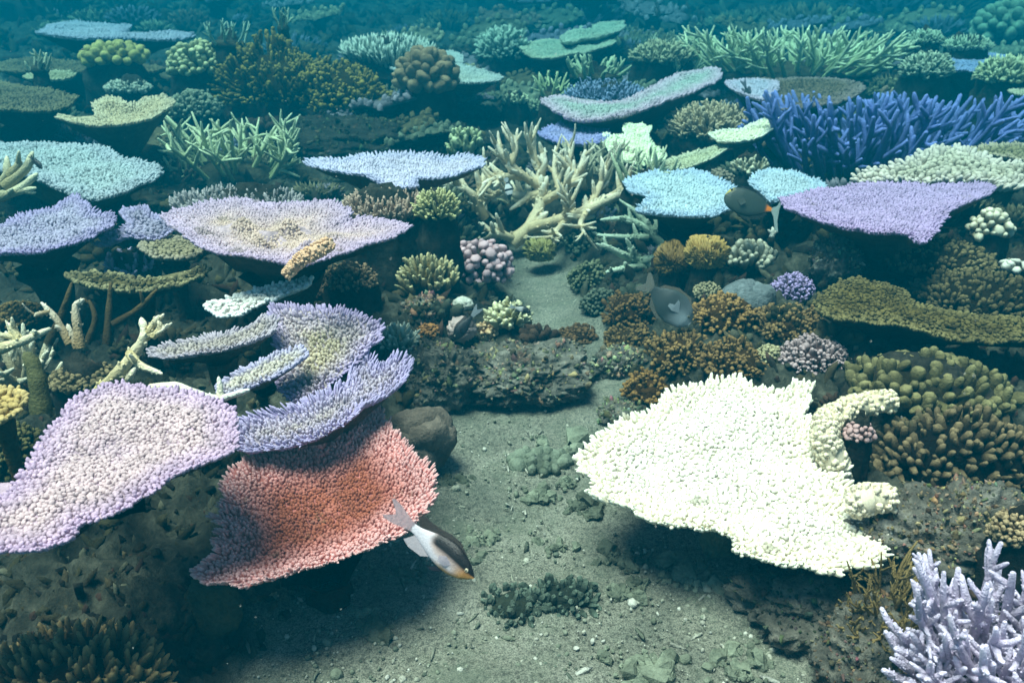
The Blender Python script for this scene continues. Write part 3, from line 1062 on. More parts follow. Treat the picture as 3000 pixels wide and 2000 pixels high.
def fish(label, head, tail, t, prof, colour, fins, thick=.16, up=(0, -1), dt=0.0, roll=0.0, name='damselfish', eye=(.13, .07, .022), eyec=(200, 190, 160), curve=0.0, group=None):
    """prof: (x 0 nose .. 1 tail root, top, bottom); fins: list of (name, outline in x,z, colour, y thickness). head and tail in picture pixels, up a picture direction"""
    H_, T_ = at_t(head[0], head[1], t), at_t(tail[0], tail[1], t + dt)
    L = np.linalg.norm(H_ - T_)
    X = (T_ - H_) / L
    upv = up[0] * np.array([1, 0, 0]) - up[1] * np.array([0, SP, CP])
    Zv = upv - X * (upv @ X)
    Zv /= np.linalg.norm(Zv)
    Y = np.cross(Zv, X)
    Zv, Y = Zv * math.cos(roll) + Y * math.sin(roll), Y * math.cos(roll) - Zv * math.sin(roll)
    root = thing(name, label, 'fish', tuple(H_), group)
    M = Matrix([(X[r] * L, Y[r] * L, Zv[r] * L, H_[r]) for r in range(3)] + [(0, 0, 0, 1)])
    loc = Matrix.Translation(-Vector(root.location)) @ M
    prof = np.array(prof, float)
    nx, ns = 40, 24
    xs = np.concatenate([np.linspace(0, .12, 10), np.linspace(.14, 1, nx - 10)])

    def cr(x, col):
        return np.interp(x, prof[:, 0], prof[:, col])
    tp, bt = cr(xs, 1), cr(xs, 2)
    for _ in range(2):
        tp[1:-1] = .25 * tp[:-2] + .5 * tp[1:-1] + .25 * tp[2:]
        bt[1:-1] = .25 * bt[:-2] + .5 * bt[1:-1] + .25 * bt[2:]
    half = (tp - bt) / 2
    mid = (tp + bt) / 2
    yt = thick * np.minimum(half / half.max(), 1) ** .8 * np.interp(xs, [0, .1, .3, .7, 1], [.5, .9, 1, .7, .25]) * .5
    an = np.arange(ns) / ns * 2 * math.pi
    bendy = curve * np.clip(xs - .3, 0, 1) ** 2
    V = np.stack([np.repeat(xs[:, None], ns, 1), yt[:, None] * np.cos(an) + bendy[:, None], mid[:, None] + half[:, None] * np.sin(an)], -1)
    zr = np.repeat(np.sin(an)[None], nx, 0)
    C = np.array([[colour(xs[i], zr[i, j]) for j in range(ns)] for i in range(nx)])
    i, j = np.meshgrid(np.arange(nx - 1), np.arange(ns), indexing='ij')
    k = (j + 1) % ns
    Q = np.stack([i * ns + j, i * ns + k, (i + 1) * ns + k, (i + 1) * ns + j], -1).reshape(-1, 4)
    V = V.reshape(-1, 3)
    T = [(j, (j + 1) % ns, nx * ns) for j in range(ns)] + [((nx - 1) * ns + (j + 1) % ns, (nx - 1) * ns + j, nx * ns + 1) for j in range(ns)]
    V = np.vstack([V, [-.008, 0, mid[0]], [1.0, bendy[-1], mid[-1]]])
    C = np.vstack([C.reshape(-1, 3), colour(0, 0), colour(1, 0)])
    o = MB().add(V, T, Q, C).build('body', M_FISH, root)
    o.matrix_basis = loc
    for fn, pl, fc, ft in fins:
        pl = np.array(pl, float)
        n = len(pl)
        yc = curve * np.clip(pl[:, 0] - .3, 0, 2) ** 2
        side = 1 if fn != 'pectoral_fin' else 0
        A = np.stack([pl[:, 0], yc + ft, pl[:, 1]], -1)
        B = np.stack([pl[:, 0], yc - ft, pl[:, 1]], -1)
        if fn == 'pectoral_fin':
            cs = 1 if Y @ (CAMP - H_) > 0 else -1
            A[:, 1] = cs * (thick * .46 + .05 * np.clip((pl[:, 0] - pl[0, 0]) / .2, 0, 1))
            B[:, 1] = A[:, 1] - .006
        ce = pl.mean(0)
        yce = curve * max(ce[0] - .3, 0) ** 2 if side else A[:, 1].mean()
        VV = np.vstack([A, B, [ce[0], yce + ft * 1.3, ce[1]], [ce[0], yce - ft * 1.3, ce[1]]])
        TT = [(q, (q + 1) % n, 2 * n) for q in range(n)] + [(n + (q + 1) % n, n + q, 2 * n + 1) for q in range(n)]
        QQ = [(q, q + n, (q + 1) % n + n, (q + 1) % n) for q in range(n)]
        o = MB().add(VV, TT, QQ, lin(fc)).build(fn, M_FIN, root, False)
        o.matrix_basis = loc
    V3, T3 = ico(2)
    for sgn in (-1, 1):
        ye = np.interp(eye[0], xs, yt) * .92
        zc = np.interp(eye[0], xs, mid) + eye[1]
        o = MB().add(V3 * np.array([eye[2], eye[2] * .45, eye[2]]) + np.array([eye[0], sgn * ye, zc]), T3, None, lin(eyec)).build('eye', M_FISH, root)
        o.matrix_basis = loc
        q = MB().add(V3 * np.array([eye[2] * .6, eye[2] * .4, eye[2] * .6]) + np.array([eye[0], sgn * (ye + eye[2] * .16), zc]), T3).build('pupil', M_EYE, o)
    return root


def rubble_pile(label, box, col=(126, 130, 110)):
    """a loose heap of broken coral: every fragment is a part"""
    x0, y0, x1, y1 = box
    n = int(8 + (x1 - x0) * (y1 - y0) / 260)
    g = np.array([ground_hit((x0 + x1) / 2 + rng.normal(0, .24) * (x1 - x0), (y0 + y1) / 2 + rng.normal(0, .24) * (y1 - y0)) for _ in range(n)])
    root = thing('rubble_heap', label, 'rubble', tuple(g.mean(0)), 'rubble heaps on the sand')
    REG[root.name] = box
    s = depth(g[0]) / F
    r = rng.lognormal(math.log(6.5), .55, n) * s
    ax = np.stack([rng.normal(0, 1, n), rng.normal(0, 1, n), rng.normal(.15, .35, n)], -1)
    g[:, 2] += r * rng.uniform(-.5, .25, n)
    f = rng.uniform(.6, 1.2)
    singles(root, 'fragment', 'frag', g, ax, r, r * rng.uniform(1.0, 2.4, n), lin(col) * f, lin(col) * f * 1.25, M_OLD)
    return root


def stub_arm(label, path, t0, rpx, inner, outer, kind='acrow', sp=13.0, ln=1.0):
    """a thick arm of coral grown all round with branchlets"""
    pts = np.array([at_t(a, b_, t0 + c) for a, b_, c in path])
    n = 40
    u = np.linspace(0, len(pts) - 1, n)
    pp = np.stack([np.interp(u, np.arange(len(pts)), pts[:, k]) for k in range(3)], -1)
    for _ in range(6):
        pp[1:-1] = .25 * pp[:-2] + .5 * pp[1:-1] + .25 * pp[2:]
    s = t0 / F
    rad = np.interp(u, np.arange(len(rpx)), rpx) * s
    root = thing('table_coral', label, 'coral', tuple(pts[0]))
    REG[root.name] = (min(p[0] for p in path) - 20, min(p[1] for p in path) - 20, max(p[0] for p in path) + 20, max(p[1] for p in path) + 20)
    mb = MB()
    tube(mb, pp, rad, 14, lin(inner) * .8, lin(outer) * .8, True, .12)
    child(mb, 'arm', M_WHITE, root)
    L = np.sum(np.linalg.norm(np.diff(pp, axis=0), axis=1))
    m = int(L * 6.28 * rad.mean() / (sp * s) ** 2 * 1.5)
    k = rng.integers(0, n, m)
    t = np.gradient(pp, axis=0)[k]
    t /= np.linalg.norm(t, axis=1, keepdims=True)
    o = np.cross(t, rng.normal(0, 1, (m, 3)))
    o /= np.linalg.norm(o, axis=1, keepdims=True)
    keep = o[:, 2] > -.6
    k, t, o = k[keep], t[keep], o[keep]
    w = (k / n)[:, None]
    c = (lin(inner) * (1 - w) + lin(outer) * w) * rng.uniform(.9, 1.05, (len(k), 1))
    singles(root, 'branchlet', kind, (pp[k] + o * rad[k][:, None] * .85)[:260], (o + t * .6 + np.array([0, 0, .3]))[:260], sp * s * .5, sp * s * ln, c.mean(0) * .95, c.mean(0), M_WHITE)
    if len(k) > 260:
        ms = MB()
        scatter(ms, kind, (pp[k] + o * rad[k][:, None] * .85)[260:], (o + t * .6 + np.array([0, 0, .3]))[260:], sp * s * .5, sp * s * ln, c[260:] * .95, c[260:])
        child(ms, 'branchlets', M_WHITE, root, 'stuff')
    return root

# ------------------------------------------------------------------ reef rocks
reef_rock('rugged brown rock ridge with algae turf at the head of the sand channel', (1050, 785, 1335, 928), turfc=(140, 126, 100), rough=.42, freq=1.4, turf=2200, sub=6)
reef_rock('dark turf-covered rock beside the grey boulder, left end of the ridge', (915, 795, 1090, 950), turfc=(132, 120, 96), rough=.42, freq=1.5, turf=1200, sub=6)
reef_rock('small pinkish brown rock above the rock ridge', (925, 680, 1030, 765), rough=.35, turf=1050, sub=5, turfc=(140, 115, 95))
reef_rock('rounded mottled pale rock below the right lilac table', (1868, 548, 1968, 665), dz=.05, rough=.3, freq=1.8, sub=5, turf=525, turfc=(150, 140, 115))
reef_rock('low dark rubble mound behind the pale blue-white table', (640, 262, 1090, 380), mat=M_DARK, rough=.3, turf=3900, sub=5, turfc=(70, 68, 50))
reef_rock('rubbly brown slope at the right edge below the olive knob coral', (1960, 1130, 2420, 1400), rough=.3, turf=6300, sub=6, turfc=(128, 112, 84), flat=.6, sink=.0)
reef_rock('dark rock overhang under the front of the bleached white coral', (1720, 1270, 2080, 1480), rough=.4, turf=2250, sub=5, turfc=(75, 78, 60), sink=.1)
reef_rock('brown rock pillar between the sand and the bottom right corner', (1880, 1400, 2150, 1640), rough=.4, turf=1950, sub=5, turfc=(112, 96, 74), sink=.1)
reef_rock('grey rubble mound between brown bushes and the white coral', (1380, 920, 1500, 1000), rough=.3, turf=1050, sub=5, turfc=(125, 125, 98), sink=.0)
reef_rock('pale rubble rock with pinkish crust right of the ridge', (1370, 800, 1480, 880), rough=.3, turf=1050, sub=5, turfc=(150, 140, 112))
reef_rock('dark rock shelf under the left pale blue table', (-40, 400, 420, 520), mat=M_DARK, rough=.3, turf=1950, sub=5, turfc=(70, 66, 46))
reef_rock('white rounded stone beside the small dark damselfish', (1040, 682, 1086, 716), col=(200, 198, 182), dz=.03, mat=M_SMOOTH, rough=.1, sub=4)
reef_rock('pinkish white lumpy stone under the small dark damselfish', (1030, 728, 1092, 785), col=(196, 172, 164), dz=.03, mat=M_SMOOTH, rough=.15, sub=4)
lobed_coral('grey smooth-skinned boulder coral wedged behind the pink table', (880, 935, 1050, 1115), (128, 114, 100), n=9, lobe=.58, flat=.9, sink=.5, rough=.34, zmin=-.1, tall=.95, fill=.8)
lobed_coral('smooth blue-grey boulder coral behind the brown bush corals', (1650, 648, 1775, 750), (120, 128, 128), n=5, lobe=.8, flat=.8, rough=.22, zmin=.0, tall=1.0, fill=.85)
lobed_coral('brown boulder coral of fat rounded knobs beside dark bushy coral', (908, 118, 1050, 245), (150, 128, 98), dz=.12, n=52, lobe=.22, flat=.75, sink=.45, rough=.25, tall=1.6)
lobed_coral('yellowish lumpy boulder coral in the far left distance', (190, 98, 335, 160), (190, 180, 110), dz=.10, n=40, lobe=.22, sink=.2)
lobed_coral('pale hazy knobbed coral at the far right edge', (2235, 5, 2400, 125), (150, 170, 140), n=46, lobe=.2, sink=.3)
lobed_coral('wrinkled pale clam lump lying on the open sand', (1165, 1028, 1312, 1092), (132, 138, 118), n=22, lobe=.30, name='clam', flat=.7, sink=.1, rough=.3, mat=M_OLD)

# ------------------------------------------------------------------ table corals, near to far
table_coral('large lilac-white table coral filling the left foreground',
            [(-380, 1300), (-160, 1290), (0, 1272), (80, 1265), (165, 1240), (185, 1205), (270, 1175), (350, 1130), (400, 1098), (480, 1062), (540, 1035), (548, 990), (530, 945), (480, 915), (420, 900), (330, 890), (262, 882), (225, 893), (180, 912), (150, 945), (112, 985), (70, 1050), (40, 1105), (15, 1140), (-90, 1155), (-300, 1140)],  # carried on past the left of view to shade the floor beneath
            .37, tilt=(4, 0), inner=(228, 200, 202), outer=(214, 184, 214), bumps=[(150, 1150, 80, 12), (340, 1010, 60, -10), (440, 970, 50, 12), (250, 950, 50, 10), (60, 1200, 60, -8)], sp=9.0, ln=1.25, rd=.62, kind='cone', stalk=(190, 1010), stalk_r=.10, cone=.25, under=(58, 48, 40), cup=.02, wave=.05, singles_n=290, center=(260, 1080), thick=12)  # under tone darkened to stand in for the shaded hollow below
table_coral('salmon pink table coral with white-tipped rim above the sand',
            [(450, 1312), (485, 1338), (600, 1333), (700, 1313), (790, 1280), (850, 1255), (930, 1215), (985, 1160), (1002, 1115), (960, 1050), (915, 1000), (882, 962), (862, 948), (820, 965), (760, 1000), (690, 1030), (600, 1045), (540, 1075), (510, 1130), (500, 1200), (500, 1265)],
            .20, tilt=(8, 4), inner=(176, 98, 72), outer=(255, 160, 154), tip=(255, 224, 220), under=(60, 40, 28), epow=.85, rimlen=1.5, sp=7.8, ln=1.7, rd=.54, kind='cone', cup=.20, wave=.04, singles_n=290, center=(730, 1160), thick=9, edge=.55)  # brown inner: pigment, deepened as painted shade from the plates above
table_coral('bleached bright white table coral standing over the sand',
            [(1342, 1060), (1360, 1130), (1430, 1165), (1530, 1205), (1650, 1228), (1685, 1248), (1690, 1280), (1760, 1290), (1850, 1312), (1910, 1312), (2000, 1290), (2048, 1245), (2000, 1200), (1950, 1165), (1935, 1120), (1930, 1080), (1880, 1060), (1862, 1000), (1850, 950), (1868, 900), (1850, 882), (1800, 900), (1760, 895), (1690, 882), (1610, 888), (1540, 912), (1480, 950), (1420, 985)],
            .17, tilt=(6, 0), inner=(240, 230, 212), outer=(240, 228, 194), tip=(255, 246, 230), under=(150, 140, 105), sp=8.8, ln=1.3, rd=.64, kind='cone', cone=.2, stalk_r=.14, cup=.03, wave=.06, singles_n=295, center=(1680, 1090), thick=9, mat=M_WHITE, rimlen=1.7, rag=.16, bumps=[(1760, 1110, 80, 16), (1600, 1000, 80, 14), (1500, 1090, 60, -10), (1850, 1200, 70, 12), (1700, 1180, 50, -10), (1780, 960, 40, 14)])
stub_arm('white curled arm of bleached coral reaching right over dark knobs', [(1925, 1120, .05), (1915, 1060, 0), (1893, 1005, 0), (1900, 965, .02), (1950, 938, .05), (2040, 922, .08)], 1.50, [34, 30, 27, 28, 26, 24], (246, 230, 202), (244, 226, 184))
stub_arm('small white twin-lobed knob beside the bleached table coral', [(1950, 1165, 0), (1985, 1148, -.01), (2040, 1145, 0)], 1.37, [26, 34, 30], (246, 230, 204), (242, 224, 188))
table_coral('long violet-rimmed plate curving over the pink table',
            [(548, 985), (555, 1035), (640, 1032), (720, 1012), (790, 975), (830, 937), (880, 915), (922, 882), (940, 848), (905, 826), (870, 842), (850, 826), (822, 832), (802, 855), (795, 880), (740, 912), (680, 940), (600, 958)],
            .265, tilt=(8, -4), inner=(226, 208, 190), outer=(196, 176, 226), tip=(222, 210, 242), rimlen=1.4, under=(80, 66, 55), sp=8.5, ln=2.1, rd=.42, kind='cone', cup=.06, center=(750, 950), thick=8, edge=.55, stalk=(690, 985))
table_coral('upright lilac-edged cream fan coral behind the violet plate',
            [(622, 716), (640, 706), (700, 706), (760, 712), (830, 730), (872, 750), (870, 778), (842, 803), (800, 850), (760, 885), (722, 922), (682, 928), (648, 900), (634, 850), (640, 800), (627, 758)],
            .30, tilt=(24, -6), inner=(240, 220, 185), outer=(202, 182, 220), under=(110, 95, 75), sp=8.5, ln=1.9, rd=.46, kind='cone', cup=.12, center=(735, 800), thick=9, edge=.6)
table_coral('thin lilac-rimmed shelf seen edge-on left of the cream fan',
            [(345, 806), (420, 788), (500, 772), (560, 756), (605, 733), (632, 740), (625, 765), (565, 792), (480, 812), (400, 824), (352, 822)],
            .33, tilt=(2, -6), inner=(205, 190, 180), outer=(206, 192, 204), under=(92, 80, 62), sp=8.5, ln=1.8, rd=.46, kind='cone', thick=11, cup=.05, center=(495, 785), cone=.5)
table_coral('small stepped pale plate tucked beside the cream fan',
            [(500, 893), (545, 862), (620, 825), (688, 803), (696, 824), (645, 858), (590, 884), (525, 908)],
            .31, tilt=(8, 0), inner=(225, 212, 195), outer=(205, 195, 225), under=(100, 88, 70), sp=8, ln=1.6, kind='cone', thick=8, stalk=(600, 930))
table_coral('white lumpy ledge coral under the big lilac table',
            [(478, 705), (530, 690), (590, 672), (650, 655), (700, 641), (710, 655), (650, 682), (595, 703), (545, 728), (495, 722)],
            .315, tilt=(8, -6), inner=(232, 226, 215), outer=(248, 244, 236), under=(90, 82, 60), sp=10, ln=1.3, rd=.55, kind='round', thick=10, mat=M_WHITE, center=(595, 682))
table_coral('olive turf ledge with whitened rim among dead branches',
            [(158, 636), (240, 628), (330, 645), (400, 640), (462, 616), (468, 632), (400, 658), (300, 672), (200, 656)],
            .33, tilt=(4, 0), inner=(110, 100, 62), outer=(170, 160, 118), under=(60, 52, 36), sp=10, ln=1.2, kind='round', thick=9, old=.5, mat=M_OLD, center=(315, 645))
table_coral('broad lilac table coral with cream whorled centre, mid left',
            [(377, 500), (400, 489), (450, 475), (485, 460), (560, 455), (620, 469), (680, 464), (750, 463), (810, 482), (802, 498), (850, 495), (925, 522), (915, 540), (862, 560), (785, 582), (720, 600), (680, 610), (640, 601), (560, 592), (480, 570), (425, 548), (408, 530), (390, 515)],
            .42, tilt=(2, 0), inner=(234, 202, 184), outer=(214, 188, 216), under=(70, 60, 48), sp=6.0, ln=1.5, rd=.6, kind='far', cup=.10, thick=9, edge=.55, center=(640, 530),
            bumps=[(560, 518, 28, 34), (612, 545, 22, -36), (662, 526, 22, 34), (540, 548, 20, -24), (705, 572, 30, 28), (760, 540, 40, 14), (600, 505, 22, -14), (480, 520, 40, 10)], cone=.5)
stub_arm('peach rib hanging from the front of the broad lilac table', [(760, 560, 0), (725, 578, -.02), (690, 598, -.03), (660, 632, -.02)], 1.60, [16, 17, 15, 11], (236, 200, 165), (216, 172, 130), kind='cone', sp=8, ln=1.0)
table_coral('lilac frilled table coral cut by the left picture edge',
            [(-70, 525), (0, 518), (60, 492), (120, 482), (165, 455), (200, 468), (212, 490), (258, 500), (255, 520), (222, 545), (180, 556), (100, 575), (0, 586), (-70, 584)],
            .36, tilt=(2, 0), inner=(196, 184, 208), outer=(188, 170, 214), under=(60, 54, 50), sp=6.8, ln=1.7, kind='far', thick=9, cup=.05, wave=.12, center=(90, 530))
table_coral('small frilled lilac fan coral between the two big lilac tables',
            [(278, 492), (300, 484), (335, 483), (352, 500), (390, 512), (392, 535), (350, 552), (300, 548), (262, 560), (225, 565), (262, 535), (300, 520)],
            .33, tilt=(14, 0), inner=(185, 172, 195), outer=(192, 176, 214), under=(80, 72, 66), sp=7.5, ln=1.7, kind='cone', thick=7, wave=.1, center=(335, 522))
table_coral('small tan plate under the left rim of the broad lilac table',
            [(328, 560), (370, 548), (440, 555), (470, 575), (430, 595), (370, 596), (335, 580)],
            .31, inner=(165, 150, 115), outer=(180, 165, 140), under=(70, 60, 45), sp=9, ln=1.3, kind='round', thick=7)
table_coral('pale blue-white table coral with brown underside, centre left',
            [(706, 374), (730, 366), (800, 364), (840, 358), (900, 355), (960, 356), (1020, 360), (1060, 358), (1110, 366), (1100, 385), (1060, 398), (1010, 408), (960, 412), (962, 432), (930, 436), (880, 425), (850, 410), (790, 398), (740, 390)],
            .37, inner=(232, 222, 240), outer=(220, 216, 246), under=(125, 95, 60), sp=6.0, ln=1.84, rd=.48, kind='far', thick=9, cup=.08, center=(905, 385), cone=.42)
table_coral('pale blue table coral with frayed edge right of the cream staghorn',
            [(1440, 420), (1480, 405), (1540, 400), (1600, 396), (1640, 410), (1690, 440), (1700, 465), (1660, 490), (1590, 500), (1510, 497), (1465, 485), (1490, 455), (1450, 440)],
            .33, inner=(200, 222, 228), outer=(190, 214, 236), under=(60, 70, 62), sp=6.4, ln=1.84, kind='far', thick=10, center=(1580, 450))
table_coral('small pale blue plate behind the dark surgeonfish',
            [(1728, 410), (1760, 395), (1810, 400), (1860, 412), (1888, 425), (1870, 445), (1810, 455), (1770, 465), (1740, 440)],
            .31, inner=(200, 216, 224), outer=(196, 218, 236), under=(70, 75, 66), sp=6.4, ln=1.84, kind='far', thick=8)
table_coral('wide lilac table coral under the cream table, right side',
            [(1800, 462), (1840, 448), (1880, 440), (1925, 436), (1960, 430), (2010, 422), (2080, 424), (2150, 426), (2230, 424), (2285, 432), (2270, 448), (2215, 468), (2180, 490), (2160, 520), (2130, 552), (2105, 555), (2080, 540), (2000, 535), (1930, 522), (1860, 502), (1812, 482)],
            .37, tilt=(0, 0), inner=(200, 172, 212), outer=(202, 172, 214), under=(92, 78, 62), sp=6.0, ln=1.72, kind='far', thick=12, center=(2040, 480), wave=.05)
table_coral('cream table coral with knobby fingers behind the right lilac table',
            [(1968, 420), (2000, 402), (2070, 385), (2130, 358), (2185, 345), (2240, 365), (2300, 385), (2352, 390), (2400, 400), (2352, 425), (2300, 438), (2270, 425), (2150, 424), (2060, 424), (1990, 430)],
            .355, inner=(215, 205, 180), outer=(236, 222, 205), under=(110, 98, 70), sp=13, ln=1.6, rd=.42, kind='round', thick=10, center=(2180, 400))
table_coral('pale cream slab at the right edge above the cream table',
            [(2220, 350), (2270, 338), (2352, 336), (2420, 345), (2420, 385), (2352, 372), (2300, 362)],
            .34, inner=(160, 150, 110), outer=(205, 190, 160), under=(75, 70, 48), sp=7.2, ln=1.38, kind='far', thick=8, old=.3)
table_coral('olive turf-covered old plate sprawling at the right edge',
            [(1878, 690), (1910, 660), (1960, 642), (2020, 648), (2070, 668), (2110, 700), (2170, 718), (2250, 735), (2352, 738), (2430, 745), (2430, 795), (2352, 788), (2250, 790), (2150, 775), (2080, 755), (2000, 745), (1930, 735), (1890, 720)],
            .27, tilt=(4, 0), inner=(112, 98, 54), outer=(122, 110, 68), tip=(150, 136, 90), under=(48, 42, 28), sp=8.5, ln=1.0, rd=.55, kind='knob', rag=.16, holes=.15, thick=16, old=.35, mat=M_OLD, center=(2060, 710), wave=.08, cup=-.06)
table_coral('pink-rimmed long plate sweeping up right of the blue-grey bush',
            [(1250, 232), (1265, 250), (1300, 268), (1340, 277), (1420, 271), (1500, 246), (1560, 224), (1620, 200), (1660, 178), (1650, 160), (1590, 165), (1520, 190), (1480, 215), (1420, 235), (1340, 235), (1290, 222)],
            .37, tilt=(2, -2), inner=(190, 200, 190), outer=(226, 196, 214), under=(70, 62, 62), sp=6.0, ln=1.61, kind='far', thick=10, center=(1440, 235))
table_coral('lilac-blue plate below the pink-rimmed long plate',
            [(1242, 312), (1275, 290), (1320, 283), (1370, 288), (1394, 305), (1390, 325), (1350, 334), (1290, 332)],
            .30, inner=(180, 175, 222), outer=(172, 168, 225), under=(60, 60, 70), sp=6.0, ln=1.61, kind='far', thick=7)
table_coral('pale lemon-green bleached plate left of the tan bush',
            [(1386, 325), (1395, 310), (1435, 312), (1432, 294), (1462, 288), (1494, 294), (1488, 312), (1500, 335), (1527, 362), (1500, 378), (1450, 378), (1410, 360)],
            .29, tilt=(8, 0), inner=(240, 246, 200), outer=(236, 246, 205), under=(130, 130, 90), sp=6.0, ln=1.49, kind='far', thick=7, mat=M_WHITE, center=(1460, 345))
table_coral('cream crescent plate at the left tip of the blue staghorn',
            [(1632, 312), (1660, 300), (1700, 300), (1745, 280), (1770, 273), (1788, 282), (1770, 300), (1735, 320), (1690, 328), (1650, 326)],
            .32, tilt=(6, -4), inner=(232, 226, 190), outer=(244, 238, 212), under=(110, 108, 80), sp=5.6, ln=1.49, kind='far', thick=9, mat=M_WHITE)
table_coral('folded cream plate coral below the tan bush',
            [(1525, 380), (1560, 362), (1610, 348), (1660, 332), (1672, 340), (1640, 362), (1600, 380), (1550, 392)],
            .26, tilt=(8, -6), inner=(215, 212, 170), outer=(232, 230, 195), under=(100, 100, 72), sp=5.6, ln=1.38, kind='far', thick=8)
table_coral('dull brown plate with a lilac left tip behind the blue staghorn',
            [(1672, 192), (1720, 186), (1790, 186), (1870, 182), (1960, 190), (1985, 205), (1960, 225), (1900, 242), (1820, 252), (1760, 250), (1730, 238), (1690, 215)],
            .36, inner=(120, 105, 82), outer=(150, 132, 125), under=(60, 55, 42), sp=6.0, ln=1.38, kind='far', thick=9, old=.4)
table_coral('small lilac plate tip poking out left of the dull brown plate',
            [(1670, 194), (1700, 187), (1760, 186), (1785, 196), (1780, 215), (1755, 232), (1715, 222), (1685, 208)],
            .385, inner=(200, 196, 214), outer=(214, 196, 216), under=(80, 74, 70), sp=6, ln=1.4, kind='far', thick=6)
table_coral('big pale blue table coral cut by the left edge behind the horns',
            [(-60, 328), (0, 326), (60, 330), (150, 334), (240, 346), (262, 358), (290, 366), (340, 376), (368, 395), (340, 420), (300, 440), (240, 452), (180, 455), (120, 432), (50, 400), (-60, 380)],
            .33, inner=(195, 205, 205), outer=(190, 196, 205), tip=(205, 212, 215), under=(92, 86, 55), sp=6.4, ln=1.61, kind='far', thick=12, center=(180, 390), old=.12)
table_coral('beige cup-shaped plate coral with raised lobes, upper left',
            [(132, 270), (150, 266), (220, 272), (215, 245), (240, 226), (275, 228), (300, 240), (340, 225), (385, 222), (395, 245), (350, 272), (290, 285), (230, 290), (180, 284)],
            .40, tilt=(4, 0), inner=(222, 200, 158), outer=(230, 212, 175), under=(90, 80, 58), sp=5.6, ln=1.49, kind='far', thick=11, center=(275, 258), cup=.08, bumps=[(255, 245, 25, 14), (310, 250, 16, -14)], stalk_r=.35, cone=.9)
table_coral('dull brown plate cut by the upper left edge',
            [(-60, 195), (0, 192), (60, 205), (120, 212), (170, 225), (165, 243), (110, 255), (40, 254), (-60, 250)],
            .38, inner=(120, 112, 82), outer=(135, 126, 92), under=(50, 48, 36), sp=6.0, ln=1.38, kind='far', thick=9, old=.4)
table_coral('thin cream-rimmed plate under the tiny far-left staghorn',
            [(60, 176), (100, 168), (160, 170), (165, 180), (120, 185), (70, 184)],
            .36, inner=(170, 165, 125), outer=(205, 200, 160), under=(60, 58, 42), sp=5.6, ln=1.38, kind='far', thick=7)
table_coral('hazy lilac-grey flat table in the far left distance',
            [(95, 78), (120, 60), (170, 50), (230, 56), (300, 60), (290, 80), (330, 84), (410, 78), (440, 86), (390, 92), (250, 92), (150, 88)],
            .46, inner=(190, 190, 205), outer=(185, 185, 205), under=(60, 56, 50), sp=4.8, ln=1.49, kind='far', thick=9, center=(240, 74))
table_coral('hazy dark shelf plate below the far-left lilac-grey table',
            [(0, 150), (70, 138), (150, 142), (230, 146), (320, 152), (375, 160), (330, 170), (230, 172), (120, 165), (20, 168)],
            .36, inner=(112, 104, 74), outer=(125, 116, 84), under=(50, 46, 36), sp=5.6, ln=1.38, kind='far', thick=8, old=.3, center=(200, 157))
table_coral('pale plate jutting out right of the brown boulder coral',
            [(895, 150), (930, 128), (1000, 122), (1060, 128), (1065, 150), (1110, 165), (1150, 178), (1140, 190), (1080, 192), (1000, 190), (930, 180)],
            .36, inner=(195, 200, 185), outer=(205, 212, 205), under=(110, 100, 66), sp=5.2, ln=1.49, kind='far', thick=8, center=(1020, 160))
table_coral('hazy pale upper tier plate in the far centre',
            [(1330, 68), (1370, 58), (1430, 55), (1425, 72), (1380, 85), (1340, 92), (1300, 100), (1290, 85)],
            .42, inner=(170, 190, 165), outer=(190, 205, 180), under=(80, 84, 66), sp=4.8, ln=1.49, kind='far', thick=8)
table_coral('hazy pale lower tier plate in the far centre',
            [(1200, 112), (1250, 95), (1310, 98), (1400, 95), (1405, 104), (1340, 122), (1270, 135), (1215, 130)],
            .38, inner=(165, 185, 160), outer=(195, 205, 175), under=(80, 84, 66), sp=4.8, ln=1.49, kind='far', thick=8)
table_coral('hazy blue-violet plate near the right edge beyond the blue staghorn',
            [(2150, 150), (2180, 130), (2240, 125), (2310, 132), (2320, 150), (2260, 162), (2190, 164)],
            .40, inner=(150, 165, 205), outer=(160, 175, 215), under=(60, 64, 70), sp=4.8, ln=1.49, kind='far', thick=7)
table_coral('small cream plate tip at the right edge beyond the blue staghorn',
            [(2320, 212), (2352, 206), (2400, 206), (2400, 222), (2345, 220)],
            .36, inner=(200, 196, 160), outer=(215, 210, 180), under=(80, 76, 55), sp=4.8, ln=1.38, kind='far', thick=6)
table_coral('yellow-cream plate corner at the left edge in the foreground',
            [(-50, 905), (0, 898), (40, 905), (56, 915), (40, 945), (0, 970), (-50, 975)],
            .36, tilt=(10, 0), inner=(205, 175, 105), outer=(222, 195, 130), under=(90, 70, 30), sp=12, ln=1.2, kind='round', thick=12)

